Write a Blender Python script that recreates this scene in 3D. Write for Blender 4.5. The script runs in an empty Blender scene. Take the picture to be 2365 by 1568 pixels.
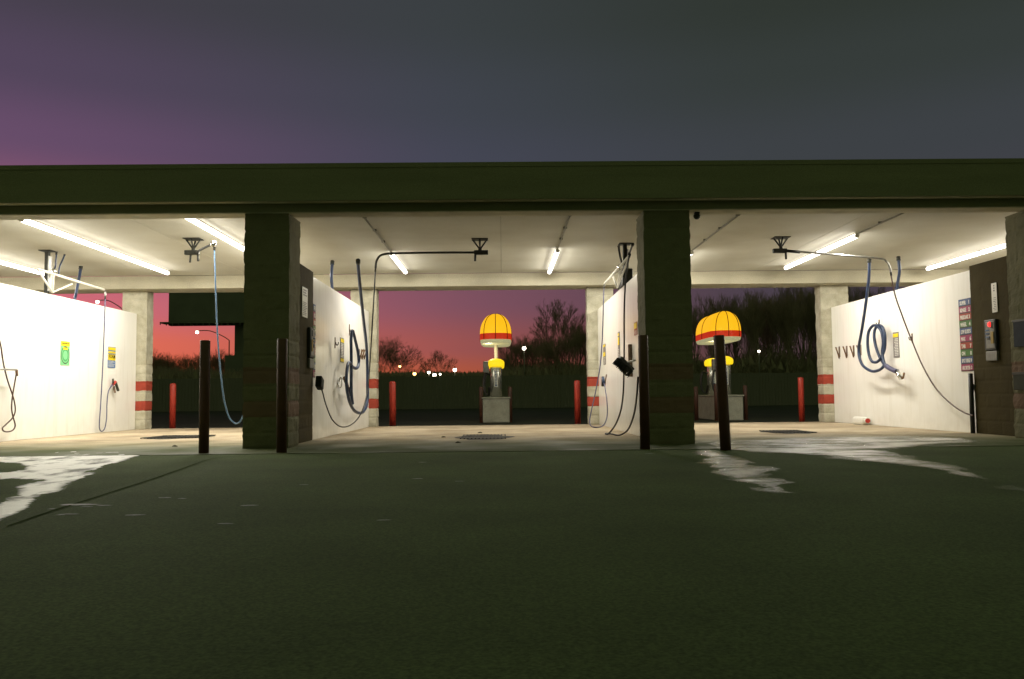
import bpy, bmesh, math, random
from mathutils import Vector, Matrix, noise

random.seed(7)
sc = bpy.context.scene
COL = sc.collection

# ------------------------------------------------------------------ camera (metres; eye low above the lot)
F, PITCH, ROLL, YAW, EYEH = 2000.09, 0.0650, -0.0101, 0.0117, 0.65
_cw, _sw = math.cos(YAW), math.sin(YAW)
_cp, _sp = math.cos(PITCH), math.sin(PITCH)
_c, _s = math.cos(ROLL), math.sin(ROLL)
_right = Vector((_cw, -_sw, 0))
_fw0 = Vector((_sw, _cw, 0))
FWD = _fw0 * _cp + Vector((0, 0, _sp))
_up = -_fw0 * _sp + Vector((0, 0, _cp))
RT = _right * _c + _up * _s
UP = -_right * _s + _up * _c
EYE = Vector((0, 0, EYEH))

def ray(px, py):
    return FWD + RT * ((px - 1182) / F) - UP * ((py - 784) / F)
def on_x(px, py, X):
    d = ray(px, py); return EYE + d * (X / d.x)
def on_y(px, py, Y):
    d = ray(px, py); return EYE + d * (Y / d.y)
def on_z(px, py, Z):
    d = ray(px, py); return EYE + d * ((Z - EYEH) / d.z)

cam = bpy.data.cameras.new('camera')
cam.sensor_width = 36.0
cam.lens = F / 2364 * 36.0
cam.clip_start, cam.clip_end = 0.05, 3000
co = bpy.data.objects.new('camera', cam); COL.objects.link(co)
M = Matrix((RT, UP, -FWD)).transposed().to_4x4(); M.translation = EYE
co.matrix_world = M
sc.camera = co

# ------------------------------------------------------------------ colour + materials
def lin(r, g, b):
    def f(c):
        c /= 255.0
        return c / 12.92 if c <= 0.04045 else ((c + 0.055) / 1.055) ** 2.4
    return (f(r), f(g), f(b), 1.0)

def principled(name):
    m = bpy.data.materials.new(name); m.use_nodes = True
    nt = m.node_tree
    return m, nt, nt.nodes['Principled BSDF']

def N(nt, t, **kw):
    n = nt.nodes.new(t)
    for k, v in kw.items(): setattr(n, k, v)
    return n

def mat(name, col, rough=0.6, metal=0.0, var=0.25, scale=6.0, col2=None, bump=0.0, bscale=60.0, spec=0.5, stretch=None, fine=0.0, fscale=220.0, detail=5.0):
    """mottled paint / concrete / metal: base colour varied by object-space noise, optional bump"""
    m, nt, p = principled(name)
    tc = N(nt, 'ShaderNodeTexCoord')
    src = tc.outputs['Object']
    if stretch:
        mp = N(nt, 'ShaderNodeMapping'); mp.inputs['Scale'].default_value = stretch
        nt.links.new(src, mp.inputs['Vector']); src = mp.outputs['Vector']
    nz = N(nt, 'ShaderNodeTexNoise'); nz.inputs['Scale'].default_value = scale; nz.inputs['Detail'].default_value = detail
    nt.links.new(src, nz.inputs['Vector'])
    cr = N(nt, 'ShaderNodeValToRGB')
    c2 = col2 or tuple(c * (1 - var) for c in col[:3])
    cr.color_ramp.elements[0].position = 0.32; cr.color_ramp.elements[0].color = (*c2[:3], 1)
    cr.color_ramp.elements[1].position = 0.68; cr.color_ramp.elements[1].color = (*col[:3], 1)
    nt.links.new(nz.outputs['Fac'], cr.inputs['Fac'])
    out = cr.outputs['Color']
    if fine > 0:
        n2 = N(nt, 'ShaderNodeTexNoise'); n2.inputs['Scale'].default_value = fscale; n2.inputs['Detail'].default_value = 3
        nt.links.new(tc.outputs['Object'], n2.inputs['Vector'])
        mr = N(nt, 'ShaderNodeMapRange'); mr.inputs['From Min'].default_value = 0.3; mr.inputs['From Max'].default_value = 0.7
        mr.inputs['To Min'].default_value = 1 - fine; mr.inputs['To Max'].default_value = 1 + fine
        nt.links.new(n2.outputs['Fac'], mr.inputs['Value'])
        vm = N(nt, 'ShaderNodeVectorMath', operation='SCALE')
        nt.links.new(out, vm.inputs[0]); nt.links.new(mr.outputs['Result'], vm.inputs['Scale'])
        out = vm.outputs['Vector']
    nt.links.new(out, p.inputs['Base Color'])
    p.inputs['Roughness'].default_value = rough
    p.inputs['Metallic'].default_value = metal
    p.inputs['Specular IOR Level'].default_value = spec
    if bump > 0:
        nb = N(nt, 'ShaderNodeTexNoise'); nb.inputs['Scale'].default_value = bscale; nb.inputs['Detail'].default_value = 4
        nt.links.new(src, nb.inputs['Vector'])
        b = N(nt, 'ShaderNodeBump'); b.inputs['Strength'].default_value = bump; b.inputs['Distance'].default_value = 0.02
        nt.links.new(nb.outputs['Fac'], b.inputs['Height']); nt.links.new(b.outputs['Normal'], p.inputs['Normal'])
    return m

def emit(name, col, strength):
    m, nt, p = principled(name)
    p.inputs['Base Color'].default_value = (*[c * 0.5 for c in col[:3]], 1)
    p.inputs['Emission Color'].default_value = (*col[:3], 1)
    p.inputs['Emission Strength'].default_value = strength
    p.inputs['Roughness'].default_value = 0.5
    return m

def banded(name, base, base2, red, red2):
    """painted block: two red bands at fixed heights above the floor, grime near the ground"""
    m = mat(name, base, rough=0.85, spec=0.15, col2=base2, scale=5, bump=0.25, bscale=50, fine=0.12, fscale=90)
    nt = m.node_tree; p = nt.nodes['Principled BSDF']
    old = p.inputs['Base Color'].links[0].from_socket
    tc = N(nt, 'ShaderNodeTexCoord'); sx = N(nt, 'ShaderNodeSeparateXYZ')
    nt.links.new(tc.outputs['Object'], sx.inputs[0])
    wob = N(nt, 'ShaderNodeTexNoise'); wob.inputs['Scale'].default_value = 9
    nt.links.new(tc.outputs['Object'], wob.inputs['Vector'])
    ad = N(nt, 'ShaderNodeMath', operation='MULTIPLY_ADD'); ad.inputs[1].default_value = 0.03
    nt.links.new(wob.outputs['Fac'], ad.inputs[0]); nt.links.new(sx.outputs['Z'], ad.inputs[2])
    def band(a, b):
        g = N(nt, 'ShaderNodeMath', operation='GREATER_THAN'); g.inputs[1].default_value = a
        l = N(nt, 'ShaderNodeMath', operation='LESS_THAN'); l.inputs[1].default_value = b
        nt.links.new(ad.outputs[0], g.inputs[0]); nt.links.new(ad.outputs[0], l.inputs[0])
        mu = N(nt, 'ShaderNodeMath', operation='MULTIPLY')
        nt.links.new(g.outputs[0], mu.inputs[0]); nt.links.new(l.outputs[0], mu.inputs[1])
        return mu
    b1, b2 = band(BAND[0], BAND[1]), band(BAND[2], BAND[3])
    su = N(nt, 'ShaderNodeMath', operation='ADD'); nt.links.new(b1.outputs[0], su.inputs[0]); nt.links.new(b2.outputs[0], su.inputs[1])
    rn = N(nt, 'ShaderNodeTexNoise'); rn.inputs['Scale'].default_value = 22
    nt.links.new(tc.outputs['Object'], rn.inputs['Vector'])
    rr = N(nt, 'ShaderNodeMix', data_type='RGBA'); rr.inputs['A'].default_value = (*red[:3], 1); rr.inputs['B'].default_value = (*red2[:3], 1)
    nt.links.new(rn.outputs['Fac'], rr.inputs['Factor'])
    mx = N(nt, 'ShaderNodeMix', data_type='RGBA')
    nt.links.new(su.outputs[0], mx.inputs['Factor']); nt.links.new(old, mx.inputs['A']); nt.links.new(rr.outputs['Result'], mx.inputs['B'])
    nt.links.new(mx.outputs['Result'], p.inputs['Base Color'])
    return m

BAND = (0.42, 0.63, 0.86, 1.07)

def panel_mat():
    """glossy white wall panel with faint vertical fluting, splash dirt low down and rust runs"""
    m, nt, p = principled('white_wall_panel')
    tc = N(nt, 'ShaderNodeTexCoord')
    mp = N(nt, 'ShaderNodeMapping'); mp.inputs['Scale'].default_value = (1, 3, 0.35)
    nt.links.new(tc.outputs['Object'], mp.inputs['Vector'])
    nz = N(nt, 'ShaderNodeTexNoise'); nz.inputs['Scale'].default_value = 3.0; nz.inputs['Detail'].default_value = 6
    nt.links.new(mp.outputs[0], nz.inputs['Vector'])
    cr = N(nt, 'ShaderNodeValToRGB')
    cr.color_ramp.elements[0].position = 0.20; cr.color_ramp.elements[0].color = (0.79, 0.775, 0.70, 1)
    cr.color_ramp.elements[1].position = 0.50; cr.color_ramp.elements[1].color = (0.86, 0.855, 0.80, 1)
    nt.links.new(nz.outputs['Fac'], cr.inputs['Fac'])
    sx = N(nt, 'ShaderNodeSeparateXYZ'); nt.links.new(tc.outputs['Object'], sx.inputs[0])
    g = N(nt, 'ShaderNodeMapRange'); g.inputs['From Min'].default_value = 0.0; g.inputs['From Max'].default_value = 0.5
    g.inputs['To Min'].default_value = 0.35; g.inputs['To Max'].default_value = 0.0
    nt.links.new(sx.outputs['Z'], g.inputs['Value'])
    n3 = N(nt, 'ShaderNodeTexNoise'); n3.inputs['Scale'].default_value = 7; n3.inputs['Detail'].default_value = 6
    nt.links.new(tc.outputs['Object'], n3.inputs['Vector'])
    mu = N(nt, 'ShaderNodeMath', operation='MULTIPLY'); nt.links.new(g.outputs[0], mu.inputs[0]); nt.links.new(n3.outputs['Fac'], mu.inputs[1])
    mx = N(nt, 'ShaderNodeMix', data_type='RGBA'); mx.inputs['B'].default_value = (0.36, 0.31, 0.2, 1)
    nt.links.new(mu.outputs[0], mx.inputs['Factor']); nt.links.new(cr.outputs['Color'], mx.inputs['A'])
    nt.links.new(mx.outputs['Result'], p.inputs['Base Color'])
    p.inputs['Roughness'].default_value = 0.22
    p.inputs['Specular IOR Level'].default_value = 0.5
    wv = N(nt, 'ShaderNodeTexNoise'); wv.inputs['Scale'].default_value = 2.0; wv.inputs['Detail'].default_value = 2
    mp2 = N(nt, 'ShaderNodeMapping'); mp2.inputs['Scale'].default_value = (1, 7, 0.12)
    nt.links.new(tc.outputs['Object'], mp2.inputs['Vector']); nt.links.new(mp2.outputs[0], wv.inputs['Vector'])
    b = N(nt, 'ShaderNodeBump'); b.inputs['Strength'].default_value = 0.10; b.inputs['Distance'].default_value = 0.02
    nt.links.new(wv.outputs['Fac'], b.inputs['Height']); nt.links.new(b.outputs['Normal'], p.inputs['Normal'])
    return m

def floor_mat():
    m, nt, p = principled('bay_concrete')
    tc = N(nt, 'ShaderNodeTexCoord')
    a = N(nt, 'ShaderNodeTexNoise'); a.inputs['Scale'].default_value = 0.7; a.inputs['Detail'].default_value = 8; a.inputs['Roughness'].default_value = 0.62
    nt.links.new(tc.outputs['Object'], a.inputs['Vector'])
    cr = N(nt, 'ShaderNodeValToRGB')
    e = cr.color_ramp.elements
    e[0].position = 0.30; e[0].color = (0.20, 0.155, 0.095, 1)
    e[1].position = 0.62; e[1].color = (0.46, 0.385, 0.265, 1)
    nt.links.new(a.outputs['Fac'], cr.inputs['Fac'])
    n2 = N(nt, 'ShaderNodeTexNoise'); n2.inputs['Scale'].default_value = 45; n2.inputs['Detail'].default_value = 4
    nt.links.new(tc.outputs['Object'], n2.inputs['Vector'])
    mr = N(nt, 'ShaderNodeMapRange'); mr.inputs['From Min'].default_value = 0.3; mr.inputs['From Max'].default_value = 0.7
    mr.inputs['To Min'].default_value = 0.8; mr.inputs['To Max'].default_value = 1.2
    nt.links.new(n2.outputs['Fac'], mr.inputs['Value'])
    vm = N(nt, 'ShaderNodeVectorMath', operation='SCALE'); nt.links.new(cr.outputs['Color'], vm.inputs[0]); nt.links.new(mr.outputs[0], vm.inputs['Scale'])
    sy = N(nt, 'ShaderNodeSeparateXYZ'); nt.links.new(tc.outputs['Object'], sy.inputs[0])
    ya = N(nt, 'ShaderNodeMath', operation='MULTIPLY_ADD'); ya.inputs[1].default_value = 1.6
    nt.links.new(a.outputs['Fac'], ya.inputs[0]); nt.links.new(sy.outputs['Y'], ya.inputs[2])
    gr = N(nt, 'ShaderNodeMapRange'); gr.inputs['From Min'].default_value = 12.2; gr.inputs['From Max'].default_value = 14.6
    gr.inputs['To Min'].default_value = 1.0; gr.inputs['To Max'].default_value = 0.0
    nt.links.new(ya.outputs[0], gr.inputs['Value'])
    gm = N(nt, 'ShaderNodeMix', data_type='RGBA'); gm.inputs['B'].default_value = (0.092, 0.108, 0.045, 1)  # light falloff towards the bay front painted into the concrete colour
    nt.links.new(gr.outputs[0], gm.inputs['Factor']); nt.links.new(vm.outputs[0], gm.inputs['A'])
    nt.links.new(gm.outputs['Result'], p.inputs['Base Color'])
    w = N(nt, 'ShaderNodeTexNoise'); w.inputs['Scale'].default_value = 0.9; w.inputs['Detail'].default_value = 5
    nt.links.new(tc.outputs['Object'], w.inputs['Vector'])
    wr = N(nt, 'ShaderNodeMapRange'); wr.inputs['From Min'].default_value = 0.42; wr.inputs['From Max'].default_value = 0.6
    wr.inputs['To Min'].default_value = 0.62; wr.inputs['To Max'].default_value = 0.92; p.inputs['Specular IOR Level'].default_value = 0.16
    nt.links.new(w.outputs['Fac'], wr.inputs['Value']); nt.links.new(wr.outputs[0], p.inputs['Roughness'])
    b = N(nt, 'ShaderNodeBump'); b.inputs['Strength'].default_value = 0.35; b.inputs['Distance'].default_value = 0.01
    nt.links.new(n2.outputs['Fac'], b.inputs['Height']); nt.links.new(b.outputs['Normal'], p.inputs['Normal'])
    return m

MT = dict(
    fascia=mat('fascia_metal', (0.218, 0.216, 0.136), spec=0.10, rough=0.75, var=0.2, scale=1.5, fine=0.16, fscale=110, bump=0.1, stretch=(0.3, 1, 3)),
    beam=mat('beam_paint', (0.36, 0.33, 0.22), rough=0.75, var=0.3, scale=2.5, fine=0.12, fscale=80, bump=0.2),
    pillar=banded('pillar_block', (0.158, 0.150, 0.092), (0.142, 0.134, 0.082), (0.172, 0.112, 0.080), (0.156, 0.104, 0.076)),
    post=banded('cream_block', (0.52, 0.50, 0.39), (0.36, 0.34, 0.25), (0.36, 0.055, 0.032), (0.30, 0.06, 0.04)),
    wing=mat('brown_block', (0.054, 0.043, 0.016), rough=0.85, var=0.15, scale=4, fine=0.12, fscale=70, bump=0.15, spec=0.12),
    panel=panel_mat(),
    ceiling=mat('ceiling_paint', (0.50, 0.49, 0.415), rough=0.7, col2=(0.42, 0.40, 0.315), scale=0.9, fine=0.05, fscale=60, bump=0.05, detail=8),
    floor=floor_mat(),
    lot=mat('lot_asphalt', (0.102, 0.138, 0.050), rough=0.9, var=0.26, scale=0.9, fine=0.38, fscale=85, bump=0.2, bscale=120, detail=8, spec=0.10),
    backlot=mat('back_asphalt', (0.042, 0.048, 0.030), rough=0.85, var=0.3, scale=0.6, fine=0.3, fscale=120, bump=0.4, bscale=90, spec=0.2),
    field=mat('field_grass', (0.055, 0.058, 0.035), rough=0.95, var=0.4, scale=0.4, spec=0.1),
    redpost=mat('red_bollard_paint', (0.36, 0.030, 0.014), rough=0.5, var=0.25, scale=7, fine=0.1),
    darkred=mat('shaded_bollard_paint', (0.085, 0.030, 0.014), rough=0.55, var=0.3, scale=9, fine=0.12),  # the red bollard paint again, with shade darkened into it
    steel=mat('galvanised_steel', (0.45, 0.45, 0.42), rough=0.38, metal=0.85, var=0.25, scale=14),
    whitepipe=mat('white_boom_paint', (0.72, 0.70, 0.60), rough=0.45, var=0.15, scale=18),
    darkmetal=mat('dark_bracket_metal', (0.035, 0.036, 0.026), rough=0.6, metal=0.3, var=0.3, scale=20),
    conduit=mat('conduit_grey', (0.19, 0.18, 0.13), rough=0.55, var=0.25, scale=12),
    housing=mat('lamp_housing_white', (0.62, 0.58, 0.48), rough=0.5, var=0.1),
    bluehose=mat('blue_hose_rubber', (0.020, 0.040, 0.095), rough=0.42, var=0.35, scale=11),
    lthose=mat('light_blue_hose', (0.10, 0.20, 0.33), rough=0.4, var=0.3, scale=11),
    purplehose=mat('violet_hose_rubber', (0.085, 0.085, 0.16), rough=0.45, var=0.3, scale=11),
    blackhose=mat('black_hose_rubber', (0.016, 0.017, 0.014), rough=0.45, var=0.3, scale=11),
    brownhose=mat('brown_hose_rubber', (0.07, 0.032, 0.020), rough=0.5, var=0.3, scale=11),
    rust=mat('rusty_iron', (0.17, 0.085, 0.032), rough=0.8, var=0.5, scale=22, bump=0.3),
    chrome=mat('chrome', (0.75, 0.75, 0.73), rough=0.16, metal=1.0, var=0.05),
    bristle=mat('black_bristle', (0.014, 0.017, 0.011), rough=0.9, var=0.4, scale=60),
    redgrip=mat('red_plastic_grip', (0.50, 0.035, 0.02), rough=0.4, var=0.1),
    grip=mat('dark_plastic_grip', (0.03, 0.032, 0.024), rough=0.5, var=0.2),
    clip=mat('worn_clip_metal', (0.22, 0.15, 0.10), rough=0.5, metal=0.3, var=0.5, scale=40),
    yellow=mat('sign_yellow', (0.80, 0.62, 0.015), rough=0.45, var=0.06),
    signgreen=mat('sign_mint', (0.22, 0.62, 0.28), rough=0.45, var=0.15, scale=30),
    signdark=mat('sign_black_ink', (0.035, 0.03, 0.02), rough=0.5, var=0.1),
    signblue=mat('sign_blue', (0.12, 0.22, 0.42), rough=0.45, var=0.15, scale=30),
    signgrey=mat('sign_grey', (0.22, 0.20, 0.19), rough=0.5, var=0.15, scale=40),
    signwhite=mat('sign_white', (0.74, 0.73, 0.66), rough=0.5, var=0.1, scale=30),
    rowblue=mat('board_blue', (0.040, 0.085, 0.21), rough=0.45, var=0.1),
    rowpink=mat('board_magenta', (0.30, 0.030, 0.10), rough=0.45, var=0.1),
    rowred=mat('board_red', (0.33, 0.045, 0.018), rough=0.45, var=0.1),
    rowgreen=mat('board_green', (0.055, 0.17, 0.030), rough=0.45, var=0.1),
    boxgrey=mat('meter_grey', (0.21, 0.21, 0.19), rough=0.5, metal=0.3, var=0.25, scale=14),
    boxdark=mat('meter_dark', (0.030, 0.032, 0.028), rough=0.5, var=0.2),
    boxblue=mat('panel_blue_grey', (0.10, 0.11, 0.13), rough=0.5, var=0.2, scale=10),
    concrete=mat('island_concrete', (0.36, 0.35, 0.27), rough=0.85, var=0.25, scale=5, fine=0.15, fscale=50, bump=0.3),
    stainless=mat('stainless_canister', (0.66, 0.66, 0.62), rough=0.25, metal=0.75, var=0.15, scale=8, stretch=(6, 6, 0.5)),
    polepaint=mat('pole_paint', (0.78, 0.70, 0.55), rough=0.5, var=0.055),
    fence=mat('fence_boards', (0.155, 0.148, 0.118), rough=0.9, var=0.12, scale=3, stretch=(3, 3, 0.3), fine=0.15, fscale=20),
    bark=mat('winter_bark', (0.30, 0.25, 0.17), rough=0.95, var=0.35, scale=3),
    twig=mat('winter_twig', (0.32, 0.26, 0.18), rough=0.95, var=0.35, scale=1.5),
    brush=mat('scrub_twig', (0.32, 0.29, 0.19), rough=0.95, var=0.35, scale=1.5),
    billboard=mat('billboard_back', (0.135, 0.145, 0.110), rough=0.85, var=0.2, scale=0.8),
    foam=mat('soap_foam', (0.90, 0.90, 0.87), rough=0.6, var=0.12, scale=9, bump=0.6, bscale=55),
    film=mat('thin_foam_film', (0.78, 0.78, 0.74), rough=0.45, var=0.25, scale=6, bump=0.5, bscale=45),
    joint=mat('tar_joint', (0.080, 0.106, 0.041), rough=0.95, var=0.2, spec=0.0),
    grate=mat('iron_grate', (0.028, 0.028, 0.020), rough=0.7, metal=0.2, var=0.4, scale=20),
    pit=mat('wet_silt', (0.050, 0.046, 0.028), rough=0.6, spec=0.2, var=0.4, scale=12),
    leafbrown=mat('dead_leaf', (0.06, 0.05, 0.028), rough=0.9, var=0.3, scale=30),
    canrib=mat('canopy_rib', (0.05, 0.018, 0.006), rough=0.6, var=0.1),
    canunder=emit('canopy_underside', (0.74, 0.70, 0.38), 0.42),
    canyellow=emit('canopy_yellow_lit', (1.0, 0.50, 0.010), 0.98),
    canred=emit('canopy_red_lit', (0.62, 0.030, 0.006), 0.70),
    domeyellow=emit('dome_yellow_lit', (1.0, 0.68, 0.012), 0.98),
    tube=emit('tube_glow', (1.0, 0.95, 0.90), 6.0),
    redled=emit('red_led', (1.0, 0.035, 0.03), 1.6),
    lampwhite=emit('lamp_white', (1.0, 0.86, 0.70), 9.0),
    lamporange=emit('lamp_orange', (1.0, 0.55, 0.16), 7.0),
)

def patchy(m, a0, a1, scale, stretch, lo=0.35, hi=0.65, rot=0.0):
    """thin foam: let the ground show through in streaks"""
    nt = m.node_tree; p = nt.nodes['Principled BSDF']
    tc = N(nt, 'ShaderNodeTexCoord'); mp = N(nt, 'ShaderNodeMapping'); mp.inputs['Scale'].default_value = stretch
    mp.inputs['Rotation'].default_value = (0, 0, rot)
    nt.links.new(tc.outputs['Object'], mp.inputs['Vector'])
    nz = N(nt, 'ShaderNodeTexNoise'); nz.inputs['Scale'].default_value = scale; nz.inputs['Detail'].default_value = 9; nz.inputs['Roughness'].default_value = 0.65
    nt.links.new(mp.outputs[0], nz.inputs['Vector'])
    mr = N(nt, 'ShaderNodeMapRange'); mr.inputs['From Min'].default_value = lo; mr.inputs['From Max'].default_value = hi
    mr.inputs['To Min'].default_value = a0; mr.inputs['To Max'].default_value = a1
    at = N(nt, 'ShaderNodeAttribute'); at.attribute_name = 'foam_cover'
    mu = N(nt, 'ShaderNodeMath', operation='MULTIPLY'); mu.use_clamp = True
    nt.links.new(nz.outputs['Fac'], mr.inputs['Value']); nt.links.new(mr.outputs[0], mu.inputs[0]); nt.links.new(at.outputs['Fac'], mu.inputs[1])
    nt.links.new(mu.outputs[0], p.inputs['Alpha'])
for _k, _r in (('foam', 0.34), ('film', 0.24)):
    _p = MT[_k].node_tree.nodes['Principled BSDF']; _p.inputs['Roughness'].default_value = _r; _p.inputs['Specular IOR Level'].default_value = 0.9
patchy(MT['foam'], 0.30, 1.0, 2.3, (1.3, 0.55, 1), 0.36, 0.50, 0.35)
patchy(MT['film'], 0.10, 1.0, 1.6, (0.8, 1.6, 1), 0.36, 0.56, 0.5)

# ------------------------------------------------------------------ mesh helpers
class MB:
    def __init__(self): self.v, self.f, self.sm = [], [], []
    def face(self, idx, smooth=False): self.f.append(idx); self.sm.append(smooth)
    def box(self, x0, x1, y0, y1, z0, z1, ax=None, bev=0.0):
        """axis-aligned box, or with ax=(origin, ex, ey, ez) in a local frame"""
        n = len(self.v)
        b = min(bev, (x1 - x0) * .45, (y1 - y0) * .45, (z1 - z0) * .45)
        if b <= 0:
            P = [(x0, y0, z0), (x1, y0, z0), (x1, y1, z0), (x0, y1, z0), (x0, y0, z1), (x1, y0, z1), (x1, y1, z1), (x0, y1, z1)]
            Q = [(0, 3, 2, 1), (4, 5, 6, 7), (0, 1, 5, 4), (1, 2, 6, 5), (2, 3, 7, 6), (3, 0, 4, 7)]
        else:
            bm = bmesh.new(); bmesh.ops.create_cube(bm, size=1)
            for w in bm.verts:
                w.co = Vector(((x0 + x1) / 2 + w.co.x * (x1 - x0), (y0 + y1) / 2 + w.co.y * (y1 - y0), (z0 + z1) / 2 + w.co.z * (z1 - z0)))
            bmesh.ops.bevel(bm, geom=bm.edges[:], offset=b, segments=2, affect='EDGES', profile=0.5)
            bm.verts.index_update()
            P = [tuple(w.co) for w in bm.verts]; Q = [tuple(w.index for w in f.verts) for f in bm.faces]; bm.free()
        for p in P:
            p = Vector(p)
            if ax: p = ax[0] + ax[1] * p.x + ax[2] * p.y + ax[3] * p.z
            self.v.append(p)
        for q in Q: self.face([n + i for i in q])
        return self
    def tube(self, pts, r, seg=8, cap=True, r1=None):
        pts = [Vector(p) for p in pts]; k = len(pts); n0 = len(self.v)
        t0 = (pts[1] - pts[0]).normalized()
        a = t0.orthogonal().normalized()
        for i, p in enumerate(pts):
            t = (pts[min(i + 1, k - 1)] - pts[max(i - 1, 0)])
            t = t.normalized() if t.length > 1e-9 else t0
            a = (a - t * a.dot(t))
            a = a.normalized() if a.length > 1e-6 else t.orthogonal().normalized()
            b = t.cross(a)
            rr = r if r1 is None else r + (r1 - r) * i / (k - 1)
            for j in range(seg):
                g = 2 * math.pi * j / seg
                self.v.append(p + (a * math.cos(g) + b * math.sin(g)) * rr)
        for i in range(k - 1):
            for j in range(seg):
                j2 = (j + 1) % seg
                self.face([n0 + i * seg + j, n0 + i * seg + j2, n0 + (i + 1) * seg + j2, n0 + (i + 1) * seg + j], True)
        if cap:
            self.face([n0 + j for j in range(seg)][::-1]); self.face([n0 + (k - 1) * seg + j for j in range(seg)])
        return self
    def lathe(self, c, prof, seg=20, sx=1.0, sy=1.0):
        """prof: (r, z) rows from bottom to top, closed by caps"""
        c = Vector(c); n0 = len(self.v)
        for r, z in prof:
            for j in range(seg):
                g = 2 * math.pi * j / seg
                self.v.append(c + Vector((r * math.cos(g) * sx, r * math.sin(g) * sy, z)))
        k = len(prof)
        for i in range(k - 1):
            for j in range(seg):
                j2 = (j + 1) % seg
                self.face([n0 + i * seg + j, n0 + i * seg + j2, n0 + (i + 1) * seg + j2, n0 + (i + 1) * seg + j], True)
        self.face([n0 + j for j in range(seg)][::-1]); self.face([n0 + (k - 1) * seg + j for j in range(seg)])
        return self
    def build(self, name, m, parent=None, at=None):
        me = bpy.data.meshes.new(name)
        o0 = Vector(at) if at is not None else Vector((0, 0, 0))
        me.from_pydata([tuple(p - o0) for p in map(Vector, self.v)], [], self.f)
        for p, s in zip(me.polygons, self.sm): p.use_smooth = s
        me.materials.append(m); me.update()
        o = bpy.data.objects.new(name, me); COL.objects.link(o)
        o.location = o0
        if parent is not None:
            o.parent = parent; o.location = o0 - parent.location if at is not None else -Vector(parent.location)
        return o

def tag(o, label=None, cat=None, group=None, kind=None):
    if label: o['label'] = label
    if cat: o['category'] = cat
    if group: o['group'] = group
    if kind: o['kind'] = kind
    return o
def thing(name, loc, label, cat, group=None):
    o = bpy.data.objects.new(name, None); COL.objects.link(o)
    o.empty_display_size = 0.2; o.location = Vector(loc)
    return tag(o, label, cat, group)
def copy_tree(root, loc, label=None, scale=None, rotz=None):
    r = root.copy(); COL.objects.link(r); r.location = Vector(loc)
    if label: r['label'] = label
    if scale is not None: r.scale = scale
    if rotz is not None: r.rotation_euler = (0, 0, rotz)
    for ch in list(root.children):
        c = ch.copy(); COL.objects.link(c); c.parent = r
        for g in list(ch.children):
            d = g.copy(); COL.objects.link(d); d.parent = c
    return r
def sub(name, mb, m, part):
    """a sub-part under a part (world-space vertices)"""
    o = mb.build(name, m)
    o.parent = part
    off = Vector(part.location) + (Vector(part.parent.location) if part.parent else Vector())
    o.location = -off
    return o
def smooth_path(pts, n=8):
    P = [Vector(p) for p in pts]
    if len(P) < 3: return P
    out = []
    for i in range(len(P) - 1):
        p0, p1, p2, p3 = P[max(i - 1, 0)], P[i], P[i + 1], P[min(i + 2, len(P) - 1)]
        for k in range(n):
            t = k / n
            out.append(0.5 * ((2 * p1) + (p2 - p0) * t + (2 * p0 - 5 * p1 + 4 * p2 - p3) * t * t + (3 * p1 - p0 - 3 * p2 + p3) * t ** 3))
    out.append(P[-1])
    return out
def text_mesh(s, size, name, m, origin, ex, ey, parent, part=None, bold=0.0, fit=None):
    """writing as thin raised letters; ex = reading direction, ey = up"""
    cu = bpy.data.curves.new(name, 'FONT'); cu.body = s; cu.size = size; cu.extrude = 0.001; cu.offset = bold
    cu.resolution_u = 2
    t = bpy.data.objects.new(name, cu); COL.objects.link(t)
    dg = bpy.context.evaluated_depsgraph_get()
    me = bpy.data.meshes.new_from_object(t.evaluated_get(dg))
    bpy.data.objects.remove(t); bpy.data.curves.remove(cu)
    xs = [v.co.x for v in me.vertices]; k = 1.0
    if fit and xs: k = fit / max(max(xs) - min(xs), 1e-6)
    ez = Vector(ex).cross(Vector(ey))
    for v in me.vertices:
        q = Vector(origin) + Vector(ex) * (v.co.x * k) + Vector(ey) * v.co.y + ez * v.co.z
        v.co = q
    me.materials.clear(); me.materials.append(m); me.name = name
    o = bpy.data.objects.new(name, me); COL.objects.link(o)
    o.parent = part or parent
    off = Vector(parent.location) + (Vector(part.location) if part else Vector())
    o.location = -off
    return o

# ------------------------------------------------------------------ world: dusk sky, glow low in the west
w = bpy.data.worlds.new('World'); sc.world = w; w.use_nodes = True
nt = w.node_tree; nt.nodes.clear()
out = N(nt, 'ShaderNodeOutputWorld'); bg = N(nt, 'ShaderNodeBackground'); nt.links.new(bg.outputs[0], out.inputs[0])
tc = N(nt, 'ShaderNodeTexCoord'); sx = N(nt, 'ShaderNodeSeparateXYZ'); nt.links.new(tc.outputs['Generated'], sx.inputs[0])
el = N(nt, 'ShaderNodeMath', operation='ARCSINE'); nt.links.new(sx.outputs['Z'], el.inputs[0])
elr = N(nt, 'ShaderNodeMapRange'); elr.inputs['From Min'].default_value = 0; elr.inputs['From Max'].default_value = math.radians(30)
nt.links.new(el.outputs[0], elr.inputs['Value'])
az = N(nt, 'ShaderNodeMath', operation='ARCTAN2'); nt.links.new(sx.outputs['X'], az.inputs[0]); nt.links.new(sx.outputs['Y'], az.inputs[1])
def ramp(stops):
    r = N(nt, 'ShaderNodeValToRGB'); e = r.color_ramp.elements
    r.color_ramp.interpolation = 'EASE'
    for i, (deg, c) in enumerate(stops):
        if i < 2: k = e[i]; k.position = deg / 30
        else: k = e.new(deg / 30)
        k.color = lin(*c)
    nt.links.new(elr.outputs[0], r.inputs['Fac']); return r
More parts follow.
